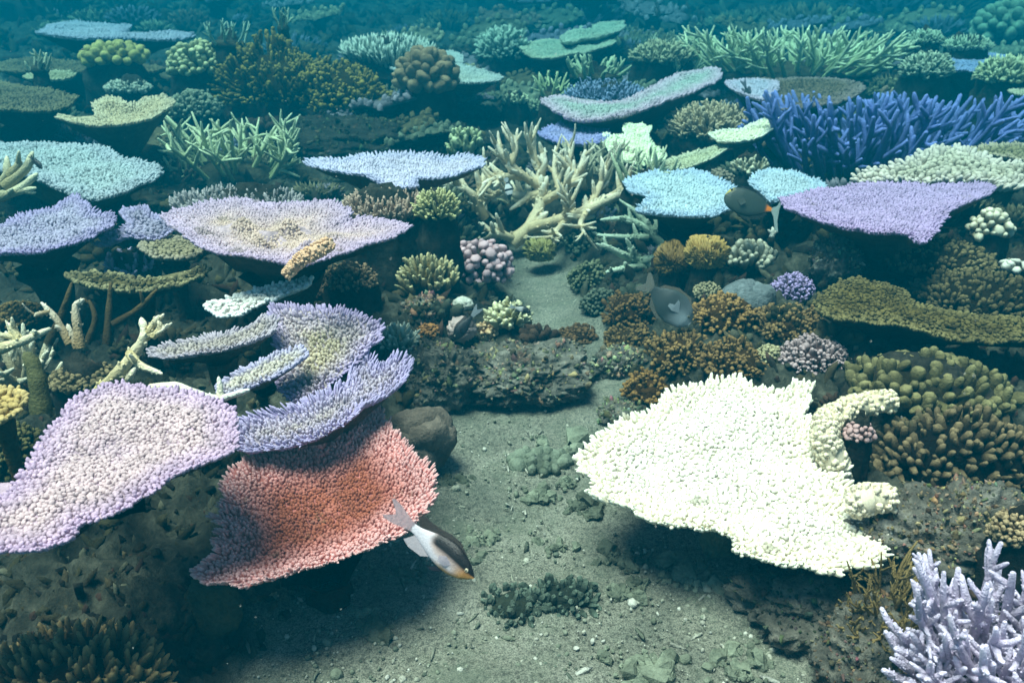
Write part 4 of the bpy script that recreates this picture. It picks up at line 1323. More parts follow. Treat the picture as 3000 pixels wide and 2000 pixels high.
# ------------------------------------------------------------------ branching corals
staghorn_coral('pale green staghorn thicket, upper left, beside the dark brown bush', (362, 255, 684, 435), (190, 200, 142), (232, 236, 192), n=30, rd=5.4, spread=1.6, lvl=1, subs=7, flat=.5, sublen=.5, lift=.1, ang=1.05)
staghorn_coral('long pale green staghorn thicket across the far right', (1560, 62, 2110, 195), (192, 208, 152), (230, 238, 196), n=85, rd=4.8, spread=1.6, lvl=1, subs=5, flat=.45, sublen=.45)
staghorn_coral('deep blue staghorn thicket on the right', (1690, 215, 2400, 440), (76, 86, 152), (124, 138, 204), n=125, rd=7.6, blunt=.6, spread=1.25, lvl=1, subs=5, flat=.55, base=(30, 36, 60), sublen=.36)
staghorn_coral('pale lilac staghorn in the bottom right corner', (2095, 1245, 2460, 1640), (190, 168, 196), (232, 218, 240), n=84, rd=11, blunt=.45, spread=.95, lvl=1, subs=5, nub=12, lean=(-.5, -.35), hmul=.9, dz=.05, base=(38, 30, 28), sublen=.32, flat=.7)
staghorn_coral('thin olive-yellow staghorn below the white table, lower right', (1950, 1245, 2125, 1475), (112, 92, 50), (142, 120, 72), n=36, rd=4.8, hmul=.8, spread=1.3, lvl=2, subs=3, base=(60, 52, 30), dz=.04, lean=(-.2, -.3))
horns('thick cream staghorn with stout forked branches, picture centre', [
    (16.4, [(1175, 560, .0), (1225, 515, .0), (1246, 455, .02), (1240, 395, .05), (1250, 345, .08)]),
    (10.7, [(1248, 462, .02), (1290, 440, -.03), (1330, 400, -.04), (1345, 345, -.02)]),
    (13.9, [(1215, 525, .0), (1290, 505, -.08), (1350, 482, -.12), (1400, 455, -.12), (1455, 440, -.10), (1490, 450, -.08)]),
    (9.8, [(1242, 432, .03), (1200, 402, .0), (1170, 375, -.02), (1150, 350, -.03), (1128, 316, -.03)]),
    (8.2, [(1172, 378, -.02), (1186, 345, -.02), (1180, 312, .0)]),
    (9.0, [(1202, 405, .02), (1150, 405, -.04), (1108, 422, -.06)]),
    (11.5, [(1112, 500, .0), (1090, 450, -.05), (1065, 432, -.06), (1030, 420, -.08)]),
    (9.8, [(1098, 465, -.04), (1110, 420, -.02), (1116, 372, .02)]),
    (10.7, [(1242, 445, .02), (1200, 452, .05), (1150, 440, .08)]),
    (13.9, [(1230, 545, .02), (1300, 530, -.02), (1335, 492, -.04), (1372, 468, -.05)]),
    (10.7, [(1185, 550, .0), (1145, 536, -.05), (1103, 540, -.08)]),
    (8.2, [(1302, 505, -.08), (1278, 530, -.12), (1268, 548, -.13)]),
    (9.0, [(1238, 382, .05), (1216, 345, .04), (1220, 318, .05)]),
    (8.2, [(1290, 442, -.02), (1272, 400, .03), (1276, 336, .06)]),
    (9.0, [(1350, 484, -.1), (1372, 440, -.08), (1390, 400, -.05), (1396, 366, -.03)]),
    (8.2, [(1400, 456, -.12), (1430, 430, -.1), (1442, 408, -.08)]),
    (8.2, [(1330, 402, -.04), (1302, 380, .0), (1312, 328, .02)]),
    (7.4, [(1150, 440, .08), (1120, 455, .08), (1100, 500, .08)]),
    (8.2, [(1290, 505, -.06), (1310, 470, -.15), (1302, 445, -.18)]),
    (7.4, [(1350, 482, -.12), (1330, 515, -.18), (1345, 540, -.2)])],
    2.95, (214, 188, 144), (246, 234, 208), sub=9, sublen=56, cpow=1.6, nub=7)
staghorn_coral('greyish cream staghorn behind the thick cream one', (1285, 322, 1455, 445), (165, 158, 128), (196, 190, 160), n=26, rd=5.2, spread=.8, lvl=1, subs=3, dz=0.1)
staghorn_coral('slim pale green staghorn in front of the lemon-green plate', (1408, 338, 1570, 432), (165, 176, 135), (200, 208, 172), n=12, rd=5, spread=1.2, lvl=1, subs=2, dz=0.2)
horns('pale teal staghorn with long pointed branches over the dark bank', [
    (9, [(1520, 560), (1480, 520), (1440, 500), (1380, 505)]), (8, [(1490, 545), (1440, 545), (1372, 540)]),
    (9, [(1505, 540), (1470, 495), (1440, 470)]), (9, [(1500, 540), (1512, 505), (1520, 478)]),
    (10, [(1470, 600, -.1), (1430, 585, -.15), (1382, 560, -.18)]), (10, [(1465, 602, -.1), (1510, 592, -.15), (1546, 578, -.18)]),
    (9, [(1490, 612, -.1), (1440, 615, -.15), (1392, 625, -.18)]), (8, [(1470, 602, -.1), (1455, 580, -.12), (1438, 548, -.15)]),
    (8, [(1520, 565, .0), (1490, 612, -.08)]), (7, [(1492, 612, -.1), (1490, 635, -.14)]), (9, [(1560, 640, .05), (1525, 590, .0), (1510, 545, .0)])],
    2.75, (150, 165, 138), (205, 216, 192), sub=3, sublen=30, cpow=1.2, nub=12)
horns('cream branching staghorn cut by the left edge, lower horns', [
    (14.8, [(-60, 830), (0, 800), (50, 785), (115, 755)]), (9.6, [(48, 786), (30, 755), (18, 742)]), (7.4, [(45, 782), (20, 770), (-30, 768)])],
    1.55, (205, 185, 130), (242, 232, 200), sub=1, sublen=40, nub=6)
staghorn_coral('dense cream staghorn thicket at the left edge below the dark gap', (-60, 735, 130, 905), (150, 132, 92), (236, 226, 196), n=16, rd=9, spread=1.3, lvl=1, subs=3, dz=.06, sublen=.45, nub=6, base=(60, 50, 34))
horns('short upright cream horned coral left of the dead branches', [
    (11.1, [(185, 800), (176, 740), (172, 700), (192, 688)]), (9.6, [(160, 790), (130, 730), (95, 695)]), (6.7, [(118, 715), (85, 722), (78, 724)]), (8.1, [(176, 800), (165, 765), (155, 745)])],
    1.60, (150, 125, 85), (238, 228, 205), sub=1, sublen=40, nub=6)
horns('bright cream forked horn above the left foreground table', [
    (16.3, [(225, 905, .05), (270, 860, .0), (310, 810, 0), (335, 770, 0), (325, 732, 0)]), (8.9, [(338, 765), (355, 740), (365, 725)]),
    (8.1, [(330, 775), (360, 765), (385, 745)]), (8.1, [(350, 775), (372, 750), (355, 728)]), (11.8, [(275, 905, .03), (295, 870), (310, 845)]), (10.4, [(298, 812, -.02), (320, 840, -.05), (372, 858, -.06)])],
    1.42, (200, 182, 130), (244, 236, 208), sub=1, sublen=40, nub=6)
horns('dead brown branching coral rising under the olive turf ledge', [
    (10.4, [(110, 790), (140, 730), (165, 650)]), (9.6, [(245, 790), (250, 720), (254, 650)]), (8.9, [(260, 745), (320, 710), (360, 665)]), (8.1, [(200, 790), (222, 730), (205, 690)])],
    1.80, (70, 56, 34), (105, 88, 56), sub=1, mat=M_OLD)
horns('white horizontal branch with one spike behind the left foreground table', [
    (13, [(345, 895), (400, 885), (450, 905), (500, 918), (572, 895)]), (9, [(505, 915), (506, 890), (502, 866)]), (6, [(480, 915), (482, 902)])],
    1.34, (232, 222, 190), (250, 246, 232), sub=0)
horns('olive dead finger standing left of the foreground lilac table', [(24, [(95, 950), (88, 880), (75, 830), (58, 812)])], 1.42, (88, 88, 55), (120, 120, 80), sub=0, mat=M_OLD, name='dead_coral')
horns('cream horn-branched coral at the left edge above the lilac frilled table', [
    (14, [(-40, 470), (0, 450), (40, 440), (85, 400)]), (11, [(0, 450), (40, 440), (82, 432)]), (13, [(10, 430), (60, 390), (75, 350)]), (11, [(-20, 440), (20, 400), (15, 360)]), (10, [(20, 405), (45, 375), (40, 365)])],
    2.35, (165, 150, 105), (236, 228, 190), sub=1, sublen=36)
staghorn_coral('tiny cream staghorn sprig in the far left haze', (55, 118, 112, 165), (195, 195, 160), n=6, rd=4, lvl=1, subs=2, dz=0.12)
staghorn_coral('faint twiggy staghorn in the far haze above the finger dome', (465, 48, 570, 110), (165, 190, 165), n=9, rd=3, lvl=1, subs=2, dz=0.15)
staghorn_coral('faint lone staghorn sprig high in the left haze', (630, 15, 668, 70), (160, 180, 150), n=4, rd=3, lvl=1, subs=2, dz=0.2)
staghorn_coral('short stout pale staghorn crown above the blue-grey bush', (1284, 130, 1450, 185), (160, 182, 138), (195, 210, 170), n=16, rd=5, lvl=1, subs=2, spread=1.2, dz=0.08)
staghorn_coral('small lime staghorn at the left end of the pink-rimmed plate', (1225, 158, 1312, 230), (185, 205, 140), (215, 228, 175), n=9, rd=4.6, lvl=1, subs=2, spread=1.0, dz=0.06)
staghorn_coral('faint pale staghorn left of the long green thicket', (1478, 75, 1600, 165), (165, 178, 150), n=16, rd=3.6, lvl=1, subs=3)
staghorn_coral('pale green staghorn spilling over the pink-rimmed plate', (1500, 130, 1640, 190), (170, 196, 150), (200, 216, 178), n=18, rd=4, lvl=1, subs=2)

# ------------------------------------------------------------------ finger and bush corals
finger_coral('dark brown bushy coral dome with yellow tips, upper left', (500, 112, 780, 295), (88, 74, 32), (150, 132, 58), n=700, rd=3.8, ln=.22, twig=1, lump=.55, kind='knob', name='bushy_coral', basemul=.45)
finger_coral('dark brown bushy coral lobe right of the larger brown dome', (680, 150, 896, 292), (88, 74, 32), (158, 138, 60), n=560, rd=3.8, ln=.22, twig=1, lump=.5, kind='knob', name='bushy_coral', basemul=.45)
finger_coral('large brown knobbly bush coral right of the sand channel', (1595, 668, 1750, 790), (112, 82, 42), (168, 130, 74), n=420, rd=4.4, ln=.22, kind='knob', lump=.6, name='bushy_coral', twig=1, group='brown bush corals right of the sand channel')
finger_coral('brown bush coral at the foot of the large one, beside the white coral', (1490, 760, 1650, 880), (104, 78, 42), (152, 120, 70), n=420, rd=4.4, ln=.22, kind='knob', lump=.6, name='bushy_coral', twig=1, group='brown bush corals right of the sand channel')
finger_coral('low brown bush coral above the left corner of the white coral', (1430, 850, 1580, 950), (108, 76, 36), (158, 118, 60), n=380, rd=4.2, ln=.22, kind='knob', lump=.6, name='bushy_coral', twig=1, group='brown bush corals right of the sand channel')
finger_coral('brown bush coral right of the large one under the old plate', (1740, 700, 1890, 800), (106, 80, 46), (150, 120, 74), n=360, rd=4.4, ln=.22, kind='knob', lump=.6, name='bushy_coral', twig=1, group='brown bush corals right of the sand channel')
finger_coral('brown bush coral below, next to the rosy twig coral', (1610, 785, 1760, 895), (98, 74, 40), (146, 114, 66), n=360, rd=4.4, ln=.22, kind='knob', lump=.6, name='bushy_coral', twig=1, group='brown bush corals right of the sand channel')
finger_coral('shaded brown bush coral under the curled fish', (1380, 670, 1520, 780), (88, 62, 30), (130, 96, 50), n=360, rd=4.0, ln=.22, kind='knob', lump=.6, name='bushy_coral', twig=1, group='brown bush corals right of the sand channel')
finger_coral('brown bush coral at the channel edge under the shaded one', (1385, 745, 1500, 825), (96, 72, 38), (140, 108, 60), n=300, rd=4.0, ln=.22, kind='knob', lump=.6, name='bushy_coral', twig=1, group='brown bush corals right of the sand channel')
finger_coral('small dark brown twin bush on the sand channel', (1285, 745, 1372, 802), (82, 58, 34), (118, 86, 50), n=200, rd=4, ln=.25, kind='knob', lump=.5, name='bushy_coral', twig=1)
finger_coral('small orange-brown bush at the left of the ridge', (958, 742, 1012, 790), (138, 92, 46), (180, 124, 66), n=110, rd=4, ln=.3, kind='knob', name='bushy_coral', twig=1)
finger_coral('dark green-grey bush on the bank above the channel', (1300, 600, 1400, 690), (92, 94, 66), (122, 124, 92), n=240, rd=3.8, ln=.25, kind='knob', lump=.4, name='bushy_coral', twig=1)
finger_coral('dark bush below the green-grey one at the channel edge', (1330, 660, 1420, 745), (66, 70, 56), (104, 110, 90), n=220, rd=4, ln=.25, kind='knob', lump=.4, name='bushy_coral', twig=1)
finger_coral('grey-green bush above the bank right of the cream staghorn', (1290, 520, 1400, 600), (84, 92, 72), (118, 128, 104), n=220, rd=4, ln=.25, kind='knob', lump=.4, name='bushy_coral', twig=1)
finger_coral('small purple-tipped bush beside the grey boulder coral', (1768, 626, 1872, 712), (110, 84, 92), (196, 172, 222), n=260, rd=3.6, ln=.3, kind='acro', up=1.0, name='bushy_coral', twig=1, sink=.5)
finger_coral('rosy grey twig coral above the white table coral', (1790, 768, 1948, 880), (150, 116, 112), (200, 172, 170), n=230, rd=4.8, ln=.32, kind='knob', name='bushy_coral', twig=2)
finger_coral('cream speckled bush left of the rosy twig coral', (1735, 790, 1805, 850), (160, 148, 108), (196, 184, 140), n=120, rd=4, ln=.3, kind='knob', twig=1, name='bushy_coral')
finger_coral('small pale bush on top of the brown bush corals', (1590, 645, 1660, 700), (140, 128, 96), (178, 166, 128), n=140, rd=3.6, ln=.3, kind='knob', twig=1, name='bushy_coral')
finger_coral('olive coral of stout blunt fingers, right side', (1945, 800, 2330, 975), (84, 78, 42), (142, 132, 90), n=190, rd=12, ln=.42, dz=.06, jitter=.3, kind='round', each=True, lump=.2, base=(40, 36, 22), mat=M_OLD, sink=.2)
finger_coral('dark mass of small pale-tipped knobs at the right edge', (1985, 940, 2420, 1205), (58, 48, 30), (138, 118, 86), n=420, rd=8, ln=.22, jitter=.3, kind='knob', lump=.22, base=(22, 18, 13), mat=M_OLD, flat=.6, sink=.1)
finger_coral('small pink knob coral by the curled white arm', (1935, 965, 2010, 1030), (165, 120, 112), (205, 165, 160), n=46, rd=7, ln=.35, kind='round', each=True, dz=0.12)
finger_coral('dark finger plate coral with beige tips, right edge upper', (2035, 545, 2290, 640), (64, 55, 33), (140, 124, 86), n=420, rd=4.8, ln=.22, kind='knob', lump=.3, dz=.05, mat=M_OLD)
finger_coral('dark finger plate coral with dull tips, right edge lower', (2110, 620, 2420, 745), (58, 50, 30), (118, 104, 70), n=480, rd=5, ln=.22, kind='knob', lump=.3, dz=.05, mat=M_OLD)
finger_coral('cream clump of thick fingers right of the lilac table', (2222, 478, 2325, 575), (176, 160, 118), (226, 216, 188), n=44, rd=9, ln=.5, kind='round', each=True, dz=.12)
finger_coral('whitish blunt finger coral at the right edge', (2300, 585, 2390, 640), (165, 150, 120), (232, 226, 208), n=16, rd=12, ln=.5, kind='round', each=True, dz=.12)
finger_coral('white-tipped finger bush below the surgeonfish', (1662, 548, 1788, 630), (170, 160, 122), (226, 220, 192), n=70, rd=7, ln=.55, kind='round', each=True, up=.9, dz=0.05)
finger_coral('pink coral of round paired knobs, centre', (1020, 545, 1182, 680), (186, 140, 140), (226, 186, 190), n=110, rd=9, ln=.30, kind='round', each=True, lump=.1, up=.15, base=(60, 50, 36), twig=0, zmin=-.35, dz=0.03)
finger_coral('yellow-brown finger coral with pale tips left of the pink knobs', (908, 580, 1058, 690), (150, 126, 62), (226, 212, 160), n=90, rd=6.5, ln=.5, kind='tall', each=True, up=.9, flat=.7, dz=0.05)
finger_coral('white-green pointed finger cushion left of the ridge', (848, 738, 972, 845), (196, 200, 165), (232, 234, 212), n=130, rd=5.5, ln=.6, kind='tall', each=True, up=.5)
finger_coral('yellow-cream finger coral at the end of the channel', (1108, 685, 1222, 770), (196, 184, 116), (240, 234, 190), n=62, rd=7.5, ln=.55, kind='tall', each=True, up=.6, dz=0.03)
finger_coral('small peach finger coral under the yellow-cream one', (1086, 736, 1148, 785), (200, 150, 100), (232, 196, 150), n=34, rd=6, ln=.55, kind='tall', each=True, up=.5)
finger_coral('small brown-beige bush left of the yellow-brown finger coral', (742, 600, 868, 690), (128, 100, 68), (180, 150, 115), n=150, rd=5, ln=.4, kind='tall', twig=1, name='bushy_coral', dz=0.08)
finger_coral('dim reddish rubble bush under the small beige bush', (690, 650, 800, 740), (96, 76, 60), (130, 108, 88), n=150, rd=4.6, ln=.35, kind='knob', twig=1, name='bushy_coral', mat=M_OLD)
finger_coral('tan-pink carpet of fine fingers right of the broad lilac table', (780, 428, 985, 510), (160, 122, 96), (214, 184, 160), n=330, rd=4.4, ln=.45, kind='tall', up=.8, flat=.9, dz=0.2)
finger_coral('yellow-green carpet of fine fingers beside the tan-pink one', (945, 430, 1058, 525), (160, 152, 86), (216, 210, 150), n=190, rd=4.6, ln=.45, kind='tall', up=.6, flat=.9, dz=0.2)
finger_coral('grey-lilac band of short fingers behind the broad lilac table', (392, 425, 702, 500), (150, 140, 128), (190, 180, 178), n=430, rd=4.8, ln=.40, kind='tall', up=.8, flat=.5, dz=.12)
finger_coral('sprigged lilac coral with pale tips under the frilled left table', (232, 570, 360, 645), (150, 132, 165), (212, 200, 232), n=40, rd=6.5, ln=.7, kind='tall', each=True, up=.7, dz=.1)
finger_coral('tan bush coral with pinkish tips left of the blue staghorn', (1530, 235, 1732, 345), (176, 150, 104), (226, 202, 164), n=300, rd=4.6, ln=.45, kind='tall', twig=1, name='bushy_coral', up=.5, dz=0.16)
finger_coral('blue-grey fine-twigged bush on the pink-rimmed plate', (1294, 182, 1495, 255), (96, 108, 140), (140, 156, 190), n=420, rd=3.4, ln=.35, kind='far', twig=1, dz=.14, name='bushy_coral', up=.6)
finger_coral('pale upright finger clump behind the blue-white table', (1025, 285, 1110, 375), (178, 186, 130), (216, 222, 170), n=46, rd=8, ln=.55, kind='tall', each=True, up=1.3, dz=0.12)
finger_coral('small pale fingers on the dark rock, upper centre', (1152, 210, 1216, 245), (190, 200, 150), (222, 228, 186), n=36, rd=5, ln=.55, kind='tall', each=True, up=.9, dz=0.05)
finger_coral('pale green fuzz of fingers right of the dark rock', (1205, 225, 1262, 270), (140, 150, 120), (176, 186, 150), n=70, rd=4, ln=.45, kind='far')
finger_coral('cream finger clump at the lower left of the blue staghorn', (1680, 352, 1768, 412), (196, 186, 142), (228, 220, 186), n=60, rd=6, ln=.55, kind='tall', each=True, up=.8, dz=0.15)
finger_coral('brown rubble bush between the two pale blue plates', (1612, 388, 1690, 460), (116, 104, 84), (150, 138, 116), n=150, rd=4.4, ln=.35, kind='knob', twig=1, name='bushy_coral', dz=0.12)
finger_coral('yellow-grey dome of thick fingers, upper left', (383, 92, 520, 205), (165, 162, 104), (205, 202, 150), n=130, rd=7, ln=.4, kind='round', each=True, up=.5, dz=0.05)
finger_coral('pale bush left of the dark brown dome', (240, 180, 348, 222), (170, 175, 150), (206, 210, 188), n=170, rd=4.4, ln=.4, kind='far', twig=1, name='bushy_coral')
finger_coral('grey-green finger bush behind the beige cup plate', (385, 208, 510, 300), (112, 116, 90), (150, 155, 128), n=230, rd=5, ln=.35, kind='knob', twig=1, name='bushy_coral')
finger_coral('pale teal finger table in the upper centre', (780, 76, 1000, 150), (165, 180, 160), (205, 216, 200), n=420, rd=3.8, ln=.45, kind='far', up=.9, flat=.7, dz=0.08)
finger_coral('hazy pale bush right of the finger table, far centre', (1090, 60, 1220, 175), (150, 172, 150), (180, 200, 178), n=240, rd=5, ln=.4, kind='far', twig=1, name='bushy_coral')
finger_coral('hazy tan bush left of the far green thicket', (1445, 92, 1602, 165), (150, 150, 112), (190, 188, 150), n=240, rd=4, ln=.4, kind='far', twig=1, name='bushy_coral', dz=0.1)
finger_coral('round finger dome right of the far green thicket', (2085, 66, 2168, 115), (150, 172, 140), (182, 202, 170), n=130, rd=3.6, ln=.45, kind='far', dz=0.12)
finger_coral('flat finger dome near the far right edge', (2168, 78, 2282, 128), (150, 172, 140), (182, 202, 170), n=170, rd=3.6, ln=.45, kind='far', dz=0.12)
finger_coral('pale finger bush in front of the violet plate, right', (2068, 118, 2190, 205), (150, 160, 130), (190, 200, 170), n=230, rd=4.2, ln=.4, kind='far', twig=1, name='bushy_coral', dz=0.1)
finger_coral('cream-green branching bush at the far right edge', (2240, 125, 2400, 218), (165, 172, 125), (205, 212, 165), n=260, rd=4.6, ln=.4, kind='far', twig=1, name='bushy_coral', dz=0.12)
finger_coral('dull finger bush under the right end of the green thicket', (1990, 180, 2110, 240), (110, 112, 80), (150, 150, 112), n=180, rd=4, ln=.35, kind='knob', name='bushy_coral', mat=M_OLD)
finger_coral('shaded brown finger coral in the bottom left corner', (-40, 1425, 390, 1720), (84, 60, 28), (168, 140, 92), n=330, rd=10.5, ln=.34, kind='tall', each=True, up=.55, flat=.7, sink=.2, base=(32, 22, 12))  # browns set darker to paint in the shade of this corner
finger_coral('dark green-brown bush at the left edge beside the lilac table', (-60, 960, 110, 1140), (70, 66, 38), (118, 112, 70), n=260, rd=6, ln=.25, kind='knob', name='bushy_coral', mat=M_OLD, dz=.1)
finger_coral('dark finger carpet under the left foreground horns', (110, 830, 270, 905), (84, 70, 44), (150, 132, 96), n=170, rd=6, ln=.3, kind='knob', name='bushy_coral', mat=M_OLD, dz=.12)
finger_coral('rusty rubble bush at the far left edge beneath the dark gap', (-40, 690, 110, 760), (96, 76, 40), (140, 112, 66), n=200, rd=4.6, ln=.25, kind='knob', name='bushy_coral', mat=M_OLD, dz=.05)
finger_coral('beige crusty bush at the lower right edge', (2270, 1165, 2400, 1280), (150, 125, 90), (190, 165, 125), n=170, rd=6, ln=.3, kind='knob', name='bushy_coral', mat=M_OLD, twig=1, dz=0.12)
finger_coral('small dark tuft of knobbed rubble on the open sand', (1095, 1340, 1260, 1440), (72, 82, 70), (110, 122, 106), n=80, rd=7, ln=.4, kind='frag', each=True, name='coral_rubble', part='knob', base=(45, 50, 40), mat=M_OLD, sink=0, lump=.5)
finger_coral('dark ragged rubble clump right of the knobbed tuft', (1215, 1320, 1375, 1425), (66, 76, 64), (105, 118, 102), n=80, rd=8, ln=.4, kind='frag', each=True, name='coral_rubble', part='knob', base=(40, 46, 38), mat=M_OLD, sink=0, lump=.6)
leather_coral('ruffled yellow leather coral below the pale blue table', (1570, 545, 1674, 625), (150, 118, 54), (182, 150, 80), folds=4, seed=2, dz=.09)
leather_coral('brown folded leather coral left of the yellow ruffled one', (1500, 560, 1590, 640), (116, 88, 38), (138, 108, 52), folds=4, seed=5, dz=.09)
leather_coral('small yellow-green leather coral at the top of the channel', (1200, 550, 1282, 602), (140, 130, 70), (158, 148, 86), folds=3, seed=9, dz=0.06)

# pale pedestal under the pink table
reef_rock('yellow-grey smooth pedestal stone below the pink rim', (438, 1315, 552, 1470), col=(92, 86, 60), mat=M_SMOOTH, rough=.12, freq=1.2, sub=4)
for box, what in [
    ((1290, 1015, 1336, 1052), 'small dark rubble piece behind the clam lump'),
    ((1220, 1000, 1262, 1030), 'low grey rubble piece behind the clam lump, left'),
    ((1270, 1095, 1330, 1122), 'rubble piece in front of the clam lump, right'),
    ((1190, 1120, 1280, 1160), 'pale pinkish rubble slab in mid channel'),
    ((1020, 1085, 1085, 1112), 'flat grey rubble piece near the grey boulder coral'),
    ((1040, 1205, 1140, 1275), 'flat brownish rubble slab right of the front damselfish'),
    ((1300, 1150, 1380, 1190), 'dark rubble piece in mid channel left of the white coral'),
    ((1380, 1240, 1500, 1310), 'dark algae-covered rubble pile before the white coral'),
    ((1500, 1270, 1640, 1340), 'grey rubble pile under the front edge of the white coral'),
    ((1400, 1330, 1510, 1385), 'knobby grey rubble heap right of the ragged clump'),
    ((1560, 1310, 1660, 1370), 'split grey rubble piece before the white coral'),
    ((900, 1300, 990, 1345), 'brown rubble piece in the pink table shadow'),
    ((790, 1395, 890, 1430), 'dark stick of rubble on the shaded sand'),
    ((830, 1430, 900, 1465), 'grey rubble fragments below the dark stick'),
    ((1420, 1500, 1560, 1580), 'dark rubble heap at the bottom edge'),
    ((1640, 1480, 1780, 1580), 'dark mossy rubble heap at the bottom edge, further right'),
    ((1360, 1490, 1430, 1520), 'thin rubble stick near the bottom edge'),
    ((1240, 1230, 1330, 1275), 'dark algae clump in mid sand'),
]:
    rubble_pile(what, box)

# ------------------------------------------------------------------ fish
def damsel(x, z):
    back = sstep(.05, .35, z + .15 - 1.6 * max(0, x - .55)) * (1 - sstep(.62, .74, x))
    head = 1 - sstep(.08, .30, x + .10 * z)
    belly = (1 - sstep(-.95, -.45, z)) * (1 - sstep(.35, .6, x))
    c = lin((212, 206, 212))
    c = c * (1 - max(head * .95, belly)) + lin((196, 140, 62)) * max(head * .95, belly)
    edge = sstep(-.3, .0, z + .15 - 1.6 * max(0, x - .55)) * (1 - sstep(.6, .75, x))
    c = c * (1 - .5 * edge) + lin((170, 120, 70)) * .5 * edge
    return c * (1 - back) + lin((22, 20, 20)) * back


DPROF = [(0, .01, -.015), (.05, .06, -.07), (.15, .125, -.14), (.3, .19, -.185), (.45, .20, -.19), (.6, .17, -.165), (.78, .10, -.10), (.9, .06, -.06), (1, .055, -.055)]
FORK = [(.97, .052), (1.10, .085), (1.24, .125), (1.36, .14), (1.40, .12), (1.30, .05), (1.25, .0), (1.30, -.05), (1.40, -.12), (1.36, -.14), (1.24, -.125), (1.10, -.085), (.97, -.052)]
DFINS = [('tail_fin', FORK, (170, 152, 158), .008),
         ('dorsal_fin', [(.22, .16), (.35, .235), (.5, .245), (.65, .215), (.82, .20), (.98, .22), (1.02, .19), (.9, .07), (.7, .12), (.4, .17)], (60, 50, 48), .008),
         ('anal_fin', [(.6, -.15), (.7, -.22), (.9, -.23), (1.0, -.19), (.9, -.06), (.75, -.1)], (200, 190, 195), .008),
         ('pelvic_fin', [(.34, -.17), (.48, -.27), (.56, -.28), (.46, -.18)], (35, 30, 40), .006),
         ('pectoral_fin', [(.30, -.03), (.40, .03), (.48, -.01), (.46, -.08), (.36, -.09)], (190, 180, 190), .003)]
fish('white and black damselfish with orange head swimming down over the sand', (1089, 1326), (945, 1208), .98, DPROF, damsel, DFINS, up=(.62, -.60), roll=.25, dt=.03, eye=(.115, .035, .026))


def dark(x, z):
    return lin((26, 27, 30)) * (1 + .5 * (1 - sstep(-1, 0, z)))


def greyback(x, z):
    w = sstep(.42, .62, x)
    return lin((40, 40, 42)) * (1 - w) + lin((180, 178, 172)) * w


DARKFINS = [(n_, o_, (28, 28, 32), t_) for n_, o_, c_, t_ in DFINS]
PALETAIL = [(n_, o_, (150, 155, 160) if n_ == 'tail_fin' else (30, 30, 34), t_) for n_, o_, c_, t_ in DFINS]
fish('small dark damselfish nosing down beside the white stones', (1041, 780), (1085, 725), 2.02, DPROF, dark, PALETAIL, up=(-.75, -.5), eye=(.13, .04, .024))
fish('small grey-headed damselfish in front of the yellow-cream finger coral', (1219, 716), (1182, 706), 2.12, DPROF, greyback, PALETAIL, up=(.3, -1), eye=(.13, .04, .024))
fish('round black fish beside the cream staghorn', (1018, 500), (1085, 512), 2.62, [(0, .01, -.02), (.08, .12, -.12), (.25, .27, -.26), (.5, .32, -.31), (.75, .25, -.22), (.9, .12, -.1), (1, .07, -.06)],
     lambda x, z: lin((10, 12, 14)), [('tail_fin', [(.95, .05), (1.1, .16), (1.24, .2), (1.18, 0), (1.24, -.2), (1.1, -.16), (.95, -.05)], (12, 14, 16), .01),
     ('dorsal_fin', [(.25, .24), (.5, .38), (.8, .34), (.95, .2), (.85, .14), (.5, .28)], (10, 12, 14), .008), ('anal_fin', [(.4, -.26), (.6, -.38), (.85, -.32), (.95, -.18), (.8, -.14)], (10, 12, 14), .008)], name='black_fish', up=(.1, -1))
fish('little black and white striped fish among the cream staghorn branches', (1172, 452), (1164, 418), 2.62, [(0, .02, -.02), (.1, .16, -.16), (.35, .26, -.26), (.6, .25, -.25), (.85, .12, -.12), (1, .06, -.06)],
     lambda x, z: lin((20, 22, 28)) if (x < .16 or .38 < x < .55 or x > .86) else lin((215, 215, 210)), [('tail_fin', [(.96, .05), (1.15, .16), (1.28, .14), (1.28, -.14), (1.15, -.16), (.96, -.05)], (190, 195, 195), .012),
     ('dorsal_fin', [(.3, .22), (.45, .36), (.75, .32), (.9, .14), (.6, .2)], (30, 32, 40), .01)], name='striped_fish', up=(1, .2))


def surgeon(x, z):
    c = lin((62, 72, 64)) * (1 - .25 * z)
    y = sstep(.45, .8, z) * (1 - sstep(.05, .16, x))
    c = c * (1 - y) + lin((190, 170, 50)) * y
    o = (1 - sstep(.05, .09, abs(x - .93))) * (1 - sstep(.5, .9, abs(z)))
    return c * (1 - o) + lin((245, 130, 25)) * o


fish('dark grey surgeonfish with orange tail spot and yellow brow', (1666, 446), (1775, 482), 2.25,
     [(0, .0, -.10), (.05, .12, -.18), (.15, .20, -.25), (.35, .235, -.30), (.55, .22, -.29), (.75, .15, -.20), (.9, .06, -.08), (1, .035, -.045)],
     surgeon, [('tail_fin', [(.97, .03), (1.06, .10), (1.10, .25), (1.14, .26), (1.12, .05), (1.16, -.22), (1.24, -.40), (1.16, -.36), (1.05, -.12), (.97, -.035)], (175, 190, 185), .008),
               ('dorsal_fin', [(.14, .19), (.3, .275), (.6, .265), (.9, .13), (.94, .06), (.75, .14), (.45, .22)], (30, 38, 38), .006),
               ('anal_fin', [(.3, -.28), (.5, -.36), (.75, -.29), (.93, -.12), (.85, -.1), (.6, -.26)], (34, 42, 40), .006),
               ('pectoral_fin', [(.24, -.05), (.36, .02), (.42, -.06), (.34, -.14)], (70, 80, 72), .003)],
     name='surgeonfish', up=(.25, -1), thick=.17, eye=(.085, .15, .022), eyec=(40, 45, 40))
